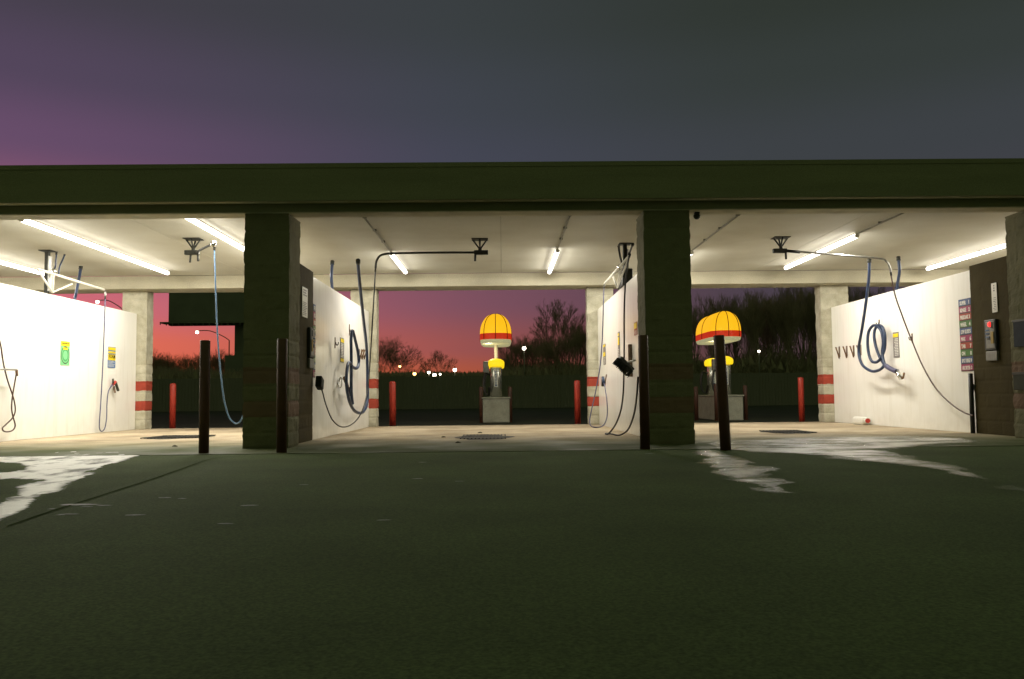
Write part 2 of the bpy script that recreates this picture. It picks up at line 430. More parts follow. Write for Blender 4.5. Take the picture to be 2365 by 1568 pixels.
SKY_W = [(0, (214, 86, 38)), (1.6, (238, 104, 60)), (3.2, (240, 114, 88)), (5.5, (220, 112, 122)), (8, (184, 102, 126)), (15.2, (104, 77, 106)), (19, (84, 70, 92)), (24, (68, 63, 74)), (30, (61, 60, 66))]
SKY_C = [(0, (186, 88, 50)), (1.6, (176, 87, 64)), (3.2, (158, 85, 82)), (6.3, (130, 83, 97)), (10, (96, 78, 92)), (15.2, (68, 70, 84)), (19, (64, 68, 77)), (24, (59, 64, 67)), (30, (53, 57, 58))]
SKY_E = [(0, (84, 58, 56)), (3, (78, 60, 64)), (6.3, (74, 64, 74)), (10, (66, 64, 74)), (15.2, (61, 65, 69)), (20, (54, 60, 58)), (24, (49, 55, 50)), (30, (46, 50, 45))]
rw, rc, re_ = ramp(SKY_W), ramp(SKY_C), ramp(SKY_E)
def azmap(a, b):
    m_ = N(nt, 'ShaderNodeMapRange'); m_.interpolation_type = 'SMOOTHSTEP'
    m_.inputs['From Min'].default_value = math.radians(a); m_.inputs['From Max'].default_value = math.radians(b)
    nt.links.new(az.outputs[0], m_.inputs['Value']); return m_
m1, m2 = azmap(-34, 0), azmap(-8, 19)
x1 = N(nt, 'ShaderNodeMix', data_type='RGBA'); nt.links.new(m1.outputs[0], x1.inputs['Factor']); nt.links.new(rw.outputs[0], x1.inputs['A']); nt.links.new(rc.outputs[0], x1.inputs['B'])
x2 = N(nt, 'ShaderNodeMix', data_type='RGBA'); nt.links.new(m2.outputs[0], x2.inputs['Factor']); nt.links.new(x1.outputs['Result'], x2.inputs['A']); nt.links.new(re_.outputs[0], x2.inputs['B'])
# the sky behind the viewer: pale olive fill, added to lift the unlit fronts
bk = N(nt, 'ShaderNodeMapRange'); bk.interpolation_type = 'SMOOTHSTEP'
bk.inputs['From Min'].default_value = 0.45; bk.inputs['From Max'].default_value = -0.25
nt.links.new(sx.outputs['Y'], bk.inputs['Value'])
x3 = N(nt, 'ShaderNodeMix', data_type='RGBA'); x3.inputs['B'].default_value = (0.120, 0.154, 0.070, 1)
nt.links.new(bk.outputs[0], x3.inputs['Factor']); nt.links.new(x2.outputs['Result'], x3.inputs['A'])
nt.links.new(x3.outputs['Result'], bg.inputs['Color']); bg.inputs['Strength'].default_value = 1.0

# ------------------------------------------------------------------ ground
ZL = -0.006
b = MB(); b.box(-160, 160, -60, 10.30, ZL - 0.4, ZL); b.build('front_lot', MT['lot'])['kind'] = 'structure'
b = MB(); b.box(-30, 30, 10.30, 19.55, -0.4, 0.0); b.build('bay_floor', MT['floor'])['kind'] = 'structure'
ZB = -0.10
b = MB(); b.box(-160, 160, 19.55, 62, ZB - 0.4, ZB); b.build('back_lot', MT['backlot'])['kind'] = 'structure'
b = MB(); b.box(-900, 900, 62, 1500, ZB - 0.6, ZB - 0.02); b.build('field_ground', MT['field'])['kind'] = 'structure'

# ------------------------------------------------------------------ the building
Y1, Y2 = 11.38, 19.50
ZC = 3.33                     # ceiling
WALLS = [-13.40, -8.12, -3.01, 2.20, 7.41, 12.7]     # centre lines of the partitions
bld = thing('car_wash_building', (0, Y1, 0), 'long flat-roofed self-service car wash with open lit bays and block pillars', 'car wash')

def block_column(x0, x1, y0, y1, z0, z1, seed, rough=0.010, step=0.042, course=0.203, blk=0.40, groove=1.0):
    mb = MB(); per = []
    def side(a, b_, n):
        k = max(2, int((Vector(b_) - Vector(a)).length / step))
        for i in range(k): per.append((Vector(a).lerp(Vector(b_), i / k), Vector(n), i == 0))
    side((x0, y0, 0), (x1, y0, 0), (0, -1, 0)); side((x1, y0, 0), (x1, y1, 0), (1, 0, 0))
    side((x1, y1, 0), (x0, y1, 0), (0, 1, 0)); side((x0, y1, 0), (x0, y0, 0), (-1, 0, 0))
    K = len(per)
    rows = []; z = z0
    while z < z1 - 1e-6:
        rows.append(z); z += step * 0.8
    rows.append(z1)
    for z in rows:
        c = (z % course) / course; crs = int(z / course)
        gv = 0.008 * groove if (c < 0.07 or c > 0.95) else 0.0
        for i, (p, n, corner) in enumerate(per):
            nn = n
            if corner: nn = (n + per[i - 1][1]).normalized() * 1.2
            s = (p.x + p.y + (0.5 * blk if crs % 2 else 0)) % blk
            g = max(gv, 0.006 * groove if s < 0.03 else 0.0)
            q = Vector((p.x * 9 + seed, p.y * 9, z * 9))
            lump = noise.noise(Vector((p.x * 2.5 + seed * 3, p.y * 2.5, crs * 1.7))) * 0.55
            d = rough * (noise.noise(q) + 0.5 * noise.noise(q * 2.3) + lump) - g
            mb.v.append(Vector((p.x, p.y, z)) + nn * d)
    R = len(rows)
    for r in range(R - 1):
        for i in range(K):
            j = (i + 1) % K
            mb.face([r * K + i, r * K + j, (r + 1) * K + j, (r + 1) * K + i])
    mb.face([i for i in range(K)][::-1]); mb.face([(R - 1) * K + i for i in range(K)])
    return mb

ZBM = 3.095          # underside of the front beam
PX = {}
PX['A'] = (on_y(562, 760, Y1).x, on_y(667, 760, Y1).x)
PX['B'] = (on_y(1490, 760, Y1).x, on_y(1598, 760, Y1).x)
PX['C'] = (on_y(2322, 560, Y1 + 0.6).x, on_y(2322, 560, Y1 + 0.6).x + 0.66)
PX['L'] = (WALLS[1] - 0.30, WALLS[1] + 0.30); PX['M'] = (WALLS[0] - .3, WALLS[0] + .3); PX['R'] = (WALLS[5] - .3, WALLS[5] + .3)
for i, k in enumerate('MLABCR'):
    x0, x1 = PX[k]
    block_column(x0, x1, Y1, Y1 + 0.60, 0.0, ZBM - 0.003, 11.3 * i).build('pillar', MT['pillar'], bld, at=(0, 0, 0))
# rear posts
def fx(px): return on_y(px, 800, Y2 - 0.35).x
POST = [(WALLS[0] - .29, WALLS[0] + .29), (fx(281), fx(338)), (fx(809), fx(869)), (fx(1357), fx(1418)), (fx(1898), fx(1962)), (WALLS[5] - .29, WALLS[5] + .29)]
ZRB = on_y(1110, 661, 18.78).z       # underside of the rear beam
for i, (x0, x1) in enumerate(POST):
    block_column(x0, x1, Y2 - 0.35, Y2, 0.0, ZRB + 0.0, 5.7 * i + 3, rough=0.007).build('rear_post', MT['post'], bld, at=(0, 0, 0))
XL, XR = -16.5, 16.5
b = MB(); b.box(XL, XR, 18.76, 19.52, ZRB + 0.003, ZC - 0.003, bev=0.008); b.build('rear_beam', mat('rear_beam_paint', (0.44, 0.41, 0.30), rough=0.75, var=0.22, scale=1.6, fine=0.1, fscale=50, bump=0.15, detail=7), bld, at=(0, 0, 0))
b = MB(); b.box(XL, XR, Y1 - 0.02, Y1 + 0.30, ZBM, ZC - 0.003, bev=0.008); b.build('front_beam', mat('beam_lit_underside', (0.55, 0.51, 0.36), rough=0.75, var=0.3, scale=2.5, bump=0.2), bld, at=(0, 0, 0))  # beam colour lightened so that its underside looks lit
b = MB(); b.box(XL, XR, Y1 - 0.036, Y1 - 0.0215, ZBM + 0.012, ZC - 0.02, bev=0.003); b.build('beam_shade_board', MT['fascia'], bld, at=(0, 0, 0))  # thin dark board added to paint the beam's front face as unlit
b = MB()
xs = [XL + (XR - XL) * i / 6 for i in range(7)]
for i in range(6): b.box(xs[i] + 0.002, xs[i + 1] - 0.002, Y1 + 0.31, 18.75, ZC, ZC + 0.05, bev=0.003)
b.build('ceiling', MT['ceiling'], bld, at=(0, 0, 0))
YF = Y1 - 0.24
ZFB = on_y(1110, 461, YF).z; ZFT = on_y(1180, 375, YF).z
b = MB(); b.box(XL, XR, YF, YF + 0.05, ZFB, ZFT, bev=0.01)
b.box(XL, XR, YF - 0.008, YF - 0.001, ZFT - 0.055, ZFT + 0.006, bev=0.002)
roof = b.build('fascia', MT['fascia'], bld, at=(0, 0, 0))
b = MB(); b.box(XL, XR, YF + 0.052, Y1 - 0.038, ZFB + 0.012, ZFB + 0.035); b.build('soffit', mat('soffit_white', (0.66, 0.61, 0.43), rough=0.6, var=0.15, scale=2), bld, at=(0, 0, 0))
b = MB(); b.box(XL, XR, YF + 0.052, 19.7, ZFT - 0.16, ZFT - 0.06); b.build('roof', MT['fascia'], bld, at=(0, 0, 0))
# partitions: a brown block end next to the pillar, then a white panelled screen, open above
ZW = 2.545
WING = {2: (Y1 + 0.62, on_x(722, 850, WALLS[2] + 0.082).y), 4: (Y1 + 0.62, on_x(2248, 850, WALLS[4] - 0.082).y)}
for i, xc in enumerate(WALLS):
    t = 0.07
    if i in WING:
        y0, y1 = WING[i]
        block_column(xc - t - 0.012, xc + t + 0.012, y0, y1, 0.0, ZW + 0.06, 21.1 * i, rough=0.002, groove=0.35).build('end_wall', MT['wing'], bld, at=(0, 0, 0))
        ys = y1 + 0.003
    elif i == 3: ys = Y1 + 0.62
    else: ys = Y1 + 0.62
    b = MB(); b.box(xc - t, xc + t, ys, Y2 - 0.362, 0.0, ZW, bev=0.006)
    b.build('partition_wall', MT['panel'], bld, at=(0, 0, 0))
# conduits feeding the lamps along the ceiling
def conduit(p, q, r=0.014):
    b = MB(); b.tube([p, q], r, 8)
    n = int((Vector(q) - Vector(p)).length / 1.1)
    for i in range(1, n + 1):
        c = Vector(p).lerp(Vector(q), i / (n + 1)); b.box(c.x - 0.03, c.x + 0.03, c.y - 0.012, c.y + 0.012, c.z - 0.004, ZC - 0.001)
    b.build('conduit', MT['conduit'], bld, at=(0, 0, 0))

# ------------------------------------------------------------------ tube lights
ZT = 3.272
TUBE_W = 13.2
def tube_light(p0, p1, label, joints=1):
    p0, p1 = Vector(p0), Vector(p1)
    mid = (p0 + p1) / 2
    t = thing('tube_light', (mid.x, mid.y, ZC), label, 'tube light', 'tube lights on the bay ceilings')
    L = p1 - p0; u = L.normalized()
    seg = L.length / joints
    for k in range(joints):
        a = p0 + u * (seg * k + 0.03); c = p0 + u * (seg * (k + 1) - 0.03)
        MB().tube([a, c], 0.039, 14).build('tube', MT['tube'], t, at=mid)
        for e, s in ((a, -1), (c, 1)):
            MB().tube([e + u * s * 0.001, e + u * s * 0.026], 0.037, 12).build('end_cap', MT['housing'], t, at=mid)
    n = Vector((u.y, -u.x, 0))
    for k in range(joints):          # the light itself: strip lamps round the underside of the glowing tube
        mk = p0 + u * (seg * (k + 0.5))
        for ang in (0, 36, -36):
            A = bpy.data.lights.new('tube_lamp', 'AREA'); A.shape = 'RECTANGLE'; A.size = seg - 0.06; A.size_y = 0.034
            A.color = (1.0, 0.94, 0.83); A.energy = TUBE_W * (seg - 0.06)
            o = bpy.data.objects.new('tube_lamp', A); COL.objects.link(o); o.parent = t
            g = math.radians(ang); dr = Vector((0, 0, -1)) * math.cos(g) + n * math.sin(g)
            zx = -dr; xx = u; yy = zx.cross(xx)
            R3 = Matrix((xx, yy, zx)).transposed().to_4x4(); R3.translation = mk + dr * 0.0412 - Vector(t.location)
            o.matrix_local = R3
    MB().box(-0.02, 0.02, -L.length / 2 + 0.02, L.length / 2 - 0.02, 0.030, ZC - ZT - 0.0012, ax=(mid, n, u, Vector((0, 0, 1))), bev=0.0).build('housing', MT['housing'], t, at=mid)
    return t
def ceil(px, py): return on_z(px, py, ZT)
def row(px, py, x=None):
    return ceil(px, py)
a0, a1 = ceil(45, 506), ceil(390, 631); xa = (a0.x + a1.x) / 2
T = {}
tube_light((xa, a0.y, ZT), (xa, a1.y, ZT), 'longest glowing tube light, running over the wall with the mint green sign', 2)
c0 = ceil(430, 496); c1 = ceil(570, 583); xc_ = (c0.x + c1.x) / 2
tube_light((xc_, c0.y, ZT), (xc_, c0.y + (a1.y - a0.y), ZT), 'tube light cut off by the pillar beside the thin blue hanging hose', 2)
z1 = ceil(104, 633)
tube_light((z1.x, z1.y - 4.9, ZT), (z1.x, z1.y, ZT), 'tube light of the end bay, ending above the white boom on the wall top', 2)
tube_light((z1.x - 2.3, z1.y - 4.9, ZT), (z1.x - 2.3, z1.y, ZT), 'tube light in the end bay beyond the mint green sign wall', 2)
p, q = ceil(901, 586), ceil(938, 629); xm = (p.x + q.x) / 2
tube_light((xm, p.y, ZT), (xm, q.y, ZT), 'short tube light in the middle bay beside the black boom arm bend', 1)
conduit((xm, Y1 + 0.32, ZC - 0.03), (xm, p.y - 0.02, ZC - 0.03))
p, q = ceil(1285, 579), ceil(1270, 629); xm2 = (p.x + q.x) / 2
tube_light((xm2, p.y, ZT), (xm2, q.y, ZT), 'short steep tube light in the middle bay above the bare V-shaped tree', 1)
conduit((xm2, Y1 + 0.32, ZC - 0.03), (xm2, p.y - 0.02, ZC - 0.03))
p, q = ceil(1976, 544), ceil(1816, 619); xm3 = (p.x + q.x) / 2
yA, yB = p.y, q.y
tube_light((xm3, yA, ZT), (xm3, yB, ZT), 'two-section tube light crossed by the boom arm in the bay with the hose coil', 2)
conduit((xm3, Y1 + 0.32, ZC - 0.03), (xm3, yA - 0.02, ZC - 0.03))
xm4 = ceil(1597, 583).x; y4 = ceil(1597, 583).y
tube_light((xm4, y4, ZT), (xm4, y4 + (yB - yA), ZT), 'tube light with only its tip showing past the block pillar', 1)
conduit((xm4, Y1 + 0.32, ZC - 0.03), (xm4, y4 - 0.02, ZC - 0.03))
p, q = ceil(2320, 565), ceil(2147, 621); xm5 = (p.x + q.x) / 2
tube_light((xm5, p.y - 1.2, ZT), (xm5, q.y, ZT), 'tube light above the striped price board, running behind the brown end wall', 2)
tube_light((xm5 + 2.6, p.y - 1.2, ZT), (xm5 + 2.6, q.y, ZT), 'tube light in the end bay behind the brown end wall with the meter', 2)

# ------------------------------------------------------------------ bollards
def bollard(name, c, r, h, m, label, group):
    t = MB(); t.lathe((0, 0, 0), [(r * 1.0, 0), (r, h - r * 0.55), (r * 0.93, h - r * 0.3), (r * 0.7, h - r * 0.1), (r * 0.3, h)] if m is MT['redpost'] else [(r, 0), (r, h - r * 0.16), (r * 0.95, h - r * 0.05), (r * 0.85, h)], 24)
    o = t.build(name, m); o.location = Vector(c)
    return tag(o, label, 'bollard', group)
def front_bollard(xl, xr, yt, yb, label, lean=0.0):
    c = on_z((xl + xr) / 2, yb, ZL if yb > 1046.5 else 0.0); zt = on_y((xl + xr) / 2, yt, c.y).z
    r = (on_y(xr, yb - 60, c.y).x - on_y(xl, yb - 60, c.y).x) / 2
    o = bollard('bollard', c, r, zt - c.z, MT['darkred'], label, 'dark red bollards before the pillars')
    o.rotation_euler = (0, lean, 0)
front_bollard(459, 482, 786, 1046, 'dark bollard standing alone in front of the bay with the billboard view')
front_bollard(638, 662, 782, 1045, 'dark bollard against the pillar with the meter box beside it')
front_bollard(1478, 1501, 774, 1037, 'dark bollard against the pillar between the brush and the vacuum domes')
front_bollard(1663, 1688, 774, 1039, 'dark bollard in front of the double-domed vacuum station', lean=-0.035)
for xl, xr, yt, yb, lb in ((391, 405, 885, 988, 'red bollard below the dark billboard'), (899, 914, 880, 986, 'red bollard beside the cream post of the blue hose wall'),
                           (1327, 1341, 878, 983, 'red bollard beside the cream post of the brush wall'), (1845, 1858, 871, 974, 'red bollard beside the cream post of the hose coil wall')):
    y = 19.85; c = on_y((xl + xr) / 2, yb, y); zt = on_y((xl + xr) / 2, yt, y).z
    r = (on_y(xr, yb - 50, y).x - on_y(xl, yb - 50, y).x) / 2
    bollard('bollard', (c.x, y, ZB), r, zt - ZB, MT['redpost'], lb, 'red bollards behind the bays')

# ------------------------------------------------------------------ vacuum stations
def vacuum_station(c, label):
    x, y = c.x, c.y; z0 = ZB
    t = thing('vacuum_station', (x, y, z0), label, 'car vacuum', 'vacuum stations behind the wash bays')
    W, D = 0.38, 1.90; hb = VB_H
    b = MB(); b.box(x - W, x + W, y - 0.45, y + D, z0, z0 + hb, bev=0.03); b.box(x - W - 0.03, x + W + 0.03, y - 0.48, y + D + 0.03, z0 + hb + 0.002, z0 + hb + 0.05, bev=0.015)
    b.build('base', MT['concrete'], t, at=(x, y, z0))
    MB().tube([(x, y + 0.72, z0 + hb + 0.05), (x, y + 0.72, VZ_C + 0.02)], 0.055, 14).build('pole', MT['polepaint'], t, at=(x, y, z0))
    # big lit awning canopy: stadium plan, domed
    R, Lh = VR, 0.80; yc = y + 0.72
    def ring(r, z, seg=32):
        P = []
        for j in range(seg):
            g = 2 * math.pi * j / seg
            P.append(Vector((x + r * math.cos(g), yc + r * math.sin(g) + Lh * max(-1, min(1, math.sin(g) * 4)), z)))
        return P
    def skin(rows, cap_top=False, cap_bot=False):
        mb = MB(); K = len(rows[0])
        for r in rows: mb.v += r
        for i in range(len(rows) - 1):
            for j in range(K):
                k = (j + 1) % K
                mb.face([i * K + j, i * K + k, (i + 1) * K + k, (i + 1) * K + j], True)
        if cap_top: mb.face([(len(rows) - 1) * K + j for j in range(K)], False)
        if cap_bot: mb.face([j for j in range(K)][::-1], False)
        return mb
    zb, zr, zt = VZ_C, VZ_R, VZ_T
    prof = [(R * math.cos(a) ** 0.85, zr + (zt - zr) * math.sin(a) ** 0.97) for a in [i * (math.pi / 2) / 9 for i in range(9)]] + [(0.03, zt)]
    can = skin([ring(r, z) for r, z in prof], cap_top=True).build('canopy', MT['canyellow'], t, at=(x, y, z0))
    bnd = skin([ring(R, zb), ring(R + 0.004, (zb + zr) / 2), ring(R, zr - 0.002)]).build('red_band', MT['canred'], t, at=(x, y, z0))
    un = skin([ring(R * 0.86, zb - 0.105), ring(R * 0.94, zb - 0.085), ring(R * 0.985, zb - 0.02), ring(R * 0.985, zb - 0.004)], cap_bot=True).build('underside', MT['canunder'], t, at=(x, y, z0))
    for j in range(0, 32, 4):
        pts = [ring(r + 0.006, z)[j] for r, z in [(R, zb + 0.005), (R, zr)] + prof[1:]]
        sub('rib', MB().tube(pts, 0.010, 5), MT['canrib'], can)
    PL = bpy.data.lights.new('canopy_lamp', 'POINT'); PL.energy = 9.0; PL.color = (1.0, 0.90, 0.62); PL.shadow_soft_size = 0.12
    po = bpy.data.objects.new('canopy_lamp', PL); COL.objects.link(po); po.parent = t
    po.location = Vector((x - 0.22, y + 0.25, zb - 0.26)) - Vector(t.location)
    # two canisters with lit yellow caps
    for k, dy in enumerate((0.0, 1.44)):
        yy = y + dy; zt2, zb2 = VD_T, VD_B
        MB().lathe((x, yy, 0), [(0.165, z0 + hb + 0.05), (0.165, zb2 - 0.03), (0.15, zb2 - 0.005)], 28).build('canister', MT['stainless'], t, at=(x, y, z0))
        MB().lathe((x, yy, 0), [(VD_R * 0.9, zb2 - 0.04), (VD_R * 0.97, zb2 - 0.01), (VD_R, zb2 + 0.02), (VD_R, zb2 + (zt2 - zb2) * 0.45), (VD_R * 0.88, zb2 + (zt2 - zb2) * 0.70), (VD_R * 0.55, zb2 + (zt2 - zb2) * 0.92), (0.05, zt2)], 28).build('lit_cap', MT['domeyellow'], t, at=(x, y, z0))
        lb = MB(); lb.box(x - 0.055, x + 0.055, yy - 0.172, yy - 0.166, z0 + hb + 0.34, zb2 - 0.12, bev=0.002)
        pl = lb.build('name_plate', MT['signwhite'], t, at=(x, y, z0))
        hh = (zb2 - 0.14 - (z0 + hb + 0.36)) / 6
        for i_, ch in enumerate('VACUUM'):
            text_mesh(ch, hh * 1.05, 'letter', MT['rowblue'], Vector((x - 0.03, yy - 0.1735, zb2 - 0.15 - hh * (i_ + 0.85))), (1, 0, 0), (0, 0, 1), t, bold=0.004)
        hp = smooth_path([(x - 0.165, yy, zb2 - 0.25), (x - 0.30, yy, zb2 - 0.22), (x - 0.36, yy, zb2 - 0.5), (x - 0.33, yy, z0 + hb + 0.2), (x - 0.22, yy - 0.05, z0 + hb + 0.12), (x - 0.2, yy - 0.2, z0 + hb + 0.35)], 6)
        MB().tube(hp, 0.03, 8).build('hose', MT['blackhose'], t, at=(x, y, z0))
    # coin door box beside the canister
    MB().box(x - 0.37, x - 0.20, y - 0.10, y + 0.06, z0 + hb + 0.75, z0 + hb + 1.08, bev=0.02).build('coin_box', MT['boxgrey'], t, at=(x, y, z0))
    return t
VY = 25.0
vc = on_y(1146, 968, VY)
VB_H = on_y(1146, 917, VY - 0.45).z - ZB - 0.05
VZ_T = on_y(1146, 724, VY - 0.2).z; VZ_R = on_y(1146, 768, VY - 0.6).z; VZ_C = on_y(1146, 782, VY - 0.6).z
VR = (on_y(1184, 770, VY - 0.1).x - on_y(1109.5, 770, VY - 0.1).x) / 2
VD_T = on_y(1147, 828, VY).z; VD_B = on_y(1147, 844, VY).z
VD_R = (on_y(1167, 840, VY).x - on_y(1128, 840, VY).x) / 2
vr_ = on_y(1676, 962, VY - 0.2)
vacuum_station(Vector((vc.x, VY, 0)), 'vacuum station with glowing yellow dome seen through the middle bay')
vacuum_station(Vector((vr_.x, VY - 0.2, 0)), 'vacuum station partly hidden behind the leaning dark bollard')
def vac_bollard(px, yb, y, yt, label):
    c = on_y(px, yb, y); zt = on_y(px, yt, y).z
    bollard('bollard', (c.x, y, ZB), 0.058, zt - ZB, MT['darkred'], label, 'dull red bollards guarding the vacuum stations')
vac_bollard(1111.5, 965, VY - 0.35, 893, 'dull red bollard on the billboard side of the middle bay vacuum')
vac_bollard(1178, 965, VY - 0.35, 893, 'dull red bollard on the tree side of the middle bay vacuum')
vac_bollard(1654.5, 962, VY - 0.9, 886, 'dull red bollard between the dark leaning bollard and the vacuum base')
vac_bollard(1722, 962, VY - 0.35, 890, 'dull red bollard in the open on the far side of the second vacuum')
vac_bollard(1608, 962, VY - 0.35, 893, 'dull red bollard nearly hidden at the pillar edge near the second vacuum')

# ------------------------------------------------------------------ wall fittings helpers
EX_R = (Vector((0, -1, 0)), Vector((0, 0, 1)), 1)   # a sign on a face looking +x reads towards -y? (set per call)
def wall_plate(name, pts4, X, out_sign, m, parent, depth=0.012, at=None, off=0.0, bev=0.002):
    """thin plate on a wall plane x=X; pts4=(px0,py0,px1,py1) two opposite corners; grows by out_sign*depth into the bay"""
    p = on_x(pts4[0], pts4[1], X); q = on_x(pts4[2], pts4[3], X)
    ya, yb = sorted((p.y, q.y)); za, zb = sorted((p.z, q.z))
    xa, xb = sorted((X + out_sign * (off + 0.001), X + out_sign * (off + depth)))
    b = MB(); b.box(xa, xb, ya, yb, za, zb, bev=bev)
    return b.build(name, m, parent, at=at), (ya, yb, za, zb)
def plate(name, x, s, y0, y1, z0, z1, d0, d1, m, parent):
    b = MB(); xa, xb = sorted((x + s * d0, x + s * d1)); b.box(xa, xb, y0, y1, z0, z1)
    return b.build(name, m, parent, at=(x, (y0 + y1) / 2, (z0 + z1) / 2))
def rect(p0, p1, X):
    p = on_x(*p0, X); q = on_x(*p1, X)
    ya, yb = sorted((p.y, q.y)); za, zb = sorted((p.z, q.z)); return ya, yb, za, zb
def read_dir(s): return (0, s, 0)      # reading direction on a wall whose face looks along s*x
def lines_of_print(x, s, y0, y1, z0, z1, n, m, t, name='print', gap=0.45, ragged=0.35, d=0.0135):
    b = MB(); h = (z1 - z0) / n
    xa, xb = sorted((x + s * d, x + s * (d + 0.001)))
    for i in range(n):
        zc = z1 - h * (i + 0.5); yy = y0
        wend = y1 - (y1 - y0) * random.uniform(0, ragged)
        while yy < wend - 0.01:
            L = random.uniform(0.02, 0.07); e = min(yy + L, wend)
            b.box(xa, xb, yy, e, zc - h * gap / 2, zc + h * gap / 2); yy = e + 0.014
    return b.build(name, m, t, at=t.location)

XWL, XWA, XWB, XWC = WALLS[1] + 0.07, WALLS[2] + 0.07, WALLS[3] - 0.07, WALLS[4] - 0.07

# --- bay with the billboard view: two signs on the white wall (faces +x)
ya, yb, za, zb = rect((140, 787), (159, 844), XWL)
t = thing('wall_sign', (XWL, (ya + yb) / 2, za), 'narrow sign with yellow header over a mint green round emblem on the white wall', 'sign', 'signs on the wash bay walls')
plate('board', XWL, 1, ya, yb, za, zb, 0.001, 0.010, MT['signgreen'], t)
plate('header', XWL, 1, ya + .004, yb - .004, zb - (zb - za) * 0.20, zb - 0.005, 0.0102, 0.0125, MT['yellow'], t)
def disc(x, s, cy, cz, ry, rz, d, m, name, t, ring=None):
    b = MB(); n = 28
    for k in range(n):
        g = 2 * math.pi * k / n; b.v.append(Vector((x + s * d, cy + ry * math.cos(g), cz + rz * math.sin(g))))
    for k in range(n):
        g = 2 * math.pi * k / n; q = ring or 0
        b.v.append(Vector((x + s * d, cy + ry * q * math.cos(g), cz + rz * q * math.sin(g))))
    for k in range(n):
        j = (k + 1) % n; b.face([k, j, n + j, n + k])
    return b.build(name, m, t, at=t.location)
cy, cz, rz = (ya + yb) / 2, za + (zb - za) * 0.42, (zb - za) * 0.37
disc(XWL, 1, cy, cz, (yb - ya) * 0.49, rz, 0.0115, MT['signdark'], 'emblem_rim', t, 0.88)
disc(XWL, 1, cy, cz, (yb - ya) * 0.36, rz * 0.72, 0.0115, mat('sign_leaf_green', (0.08, 0.40, 0.13), 0.5), 'emblem', t, 0.72)
plate('emblem_cap', XWL, 1, cy - (yb - ya) * .25, cy + (yb - ya) * .25, cz + rz * 0.62, cz + rz * 0.86, 0.0118, 0.0128, MT['yellow'], t)
lines_of_print(XWL, 1, ya + .02, yb - .02, zb - 0.06, zb - 0.02, 1, MT['signdark'], t, ragged=0.05)
ya, yb, za, zb = rect((249, 800), (265, 850), XWL)
t = thing('wall_sign', (XWL, (ya + yb) / 2, za), 'blue sign with yellow bands and the word FOAM on the white wall', 'sign', 'signs on the wash bay walls')
plate('board', XWL, 1, ya, yb, za, zb, 0.001, 0.010, MT['signblue'], t)
hz = zb - za
for a, c in ((0.36, 0.64), (0.84, 0.97), (0.69, 0.78)):
    plate('yellow_band', XWL, 1, ya + .003, yb - .003, za + hz * a, za + hz * c, 0.0102, 0.0125, MT['yellow'], t)
text_mesh('FOAM', 0.12, 'lettering', MT['signdark'], Vector((XWL + 0.0135, ya + 0.03, za + hz * 0.45)), (0, 1, 0), (0, 0, 1), t, fit=(yb - ya) - 0.06, bold=0.002)
lines_of_print(XWL, 1, ya + .02, yb - .02, za + 0.02, za + hz * 0.34, 6, MT['signwhite'], t, d=0.0105)

# --- middle bay, wall with the blue hose (faces +x)
ya, yb, za, zb = rect((785, 779), (793, 838), XWA)
t = thing('wall_sign', (XWA, (ya + yb) / 2, za), 'dark grey sign with yellow ends beside the hanging blue hose loops', 'sign', 'signs on the wash bay walls')
plate('board', XWA, 1, ya, yb, za, zb, 0.001, 0.010, MT['signgrey'], t)
for a, c in ((0.82, 0.96), (0.04, 0.16)):
    plate('yellow_band', XWA, 1, ya + .01, yb - .01, za + (zb - za) * a, za + (zb - za) * c, 0.0102, 0.0125, MT['yellow'], t)
lines_of_print(XWA, 1, ya + .02, yb - .02, za + (zb - za) * .2, zb - (zb - za) * .22, 9, MT['signwhite'], t, d=0.0105)
# --- middle bay, wall with the brush (faces -x)
for (p0, p1, lb, m_) in (((1393, 796), (1399, 841), 'thin sign with yellow bars near the foam gun on the brush wall', MT['signgrey']),
                         ((1427, 768), (1432, 826), 'tall olive and yellow sign above the black brush', MT['signgrey']),
                         ((1465, 746), (1472, 772), 'small orange and red sticker sign at the pillar edge above the brush', MT['rowred'])):
    ya, yb, za, zb = rect(p0, p1, XWB)
    t = thing('wall_sign', (XWB, (ya + yb) / 2, za), lb, 'sign', 'signs on the wash bay walls')
    plate('board', XWB, -1, ya, yb, za, zb, 0.001, 0.010, m_, t)
    hz = zb - za
    for a, c in (((0.86, 0.97), (0.40, 0.60)) if 'bars' in lb else (((0.86, 0.95), (0.5, 0.8)) if 'olive' in lb else ((0.5, 0.95),))):
        plate('yellow_band', XWB, -1, ya + .01, yb - .01, za + hz * a, za + hz * c, 0.0102, 0.0125, MT['yellow'], t)
    lines_of_print(XWB, -1, ya + .02, yb - .02, za + hz * .03, za + hz * .36, 5, MT['signwhite'], t, d=0.0105)
# --- bay with the coil: grey sign (faces -x)
ya, yb, za, zb = rect((2062, 768), (2077, 825), XWC)
t = thing('wall_sign', (XWC, (ya + yb) / 2, za), 'grey sign with one yellow band at its top beside the hose coil', 'sign', 'signs on the wash bay walls')
plate('board', XWC, -1, ya, yb, za, zb, 0.001, 0.010, MT['signgrey'], t)
plate('yellow_band', XWC, -1, ya + .004, yb - .004, za + (zb - za) * .80, za + (zb - za) * .94, 0.0102, 0.0125, MT['yellow'], t)
lines_of_print(XWC, -1, ya + .02, yb - .02, za + 0.03, za + (zb - za) * .76, 11, MT['signwhite'], t, d=0.0105)
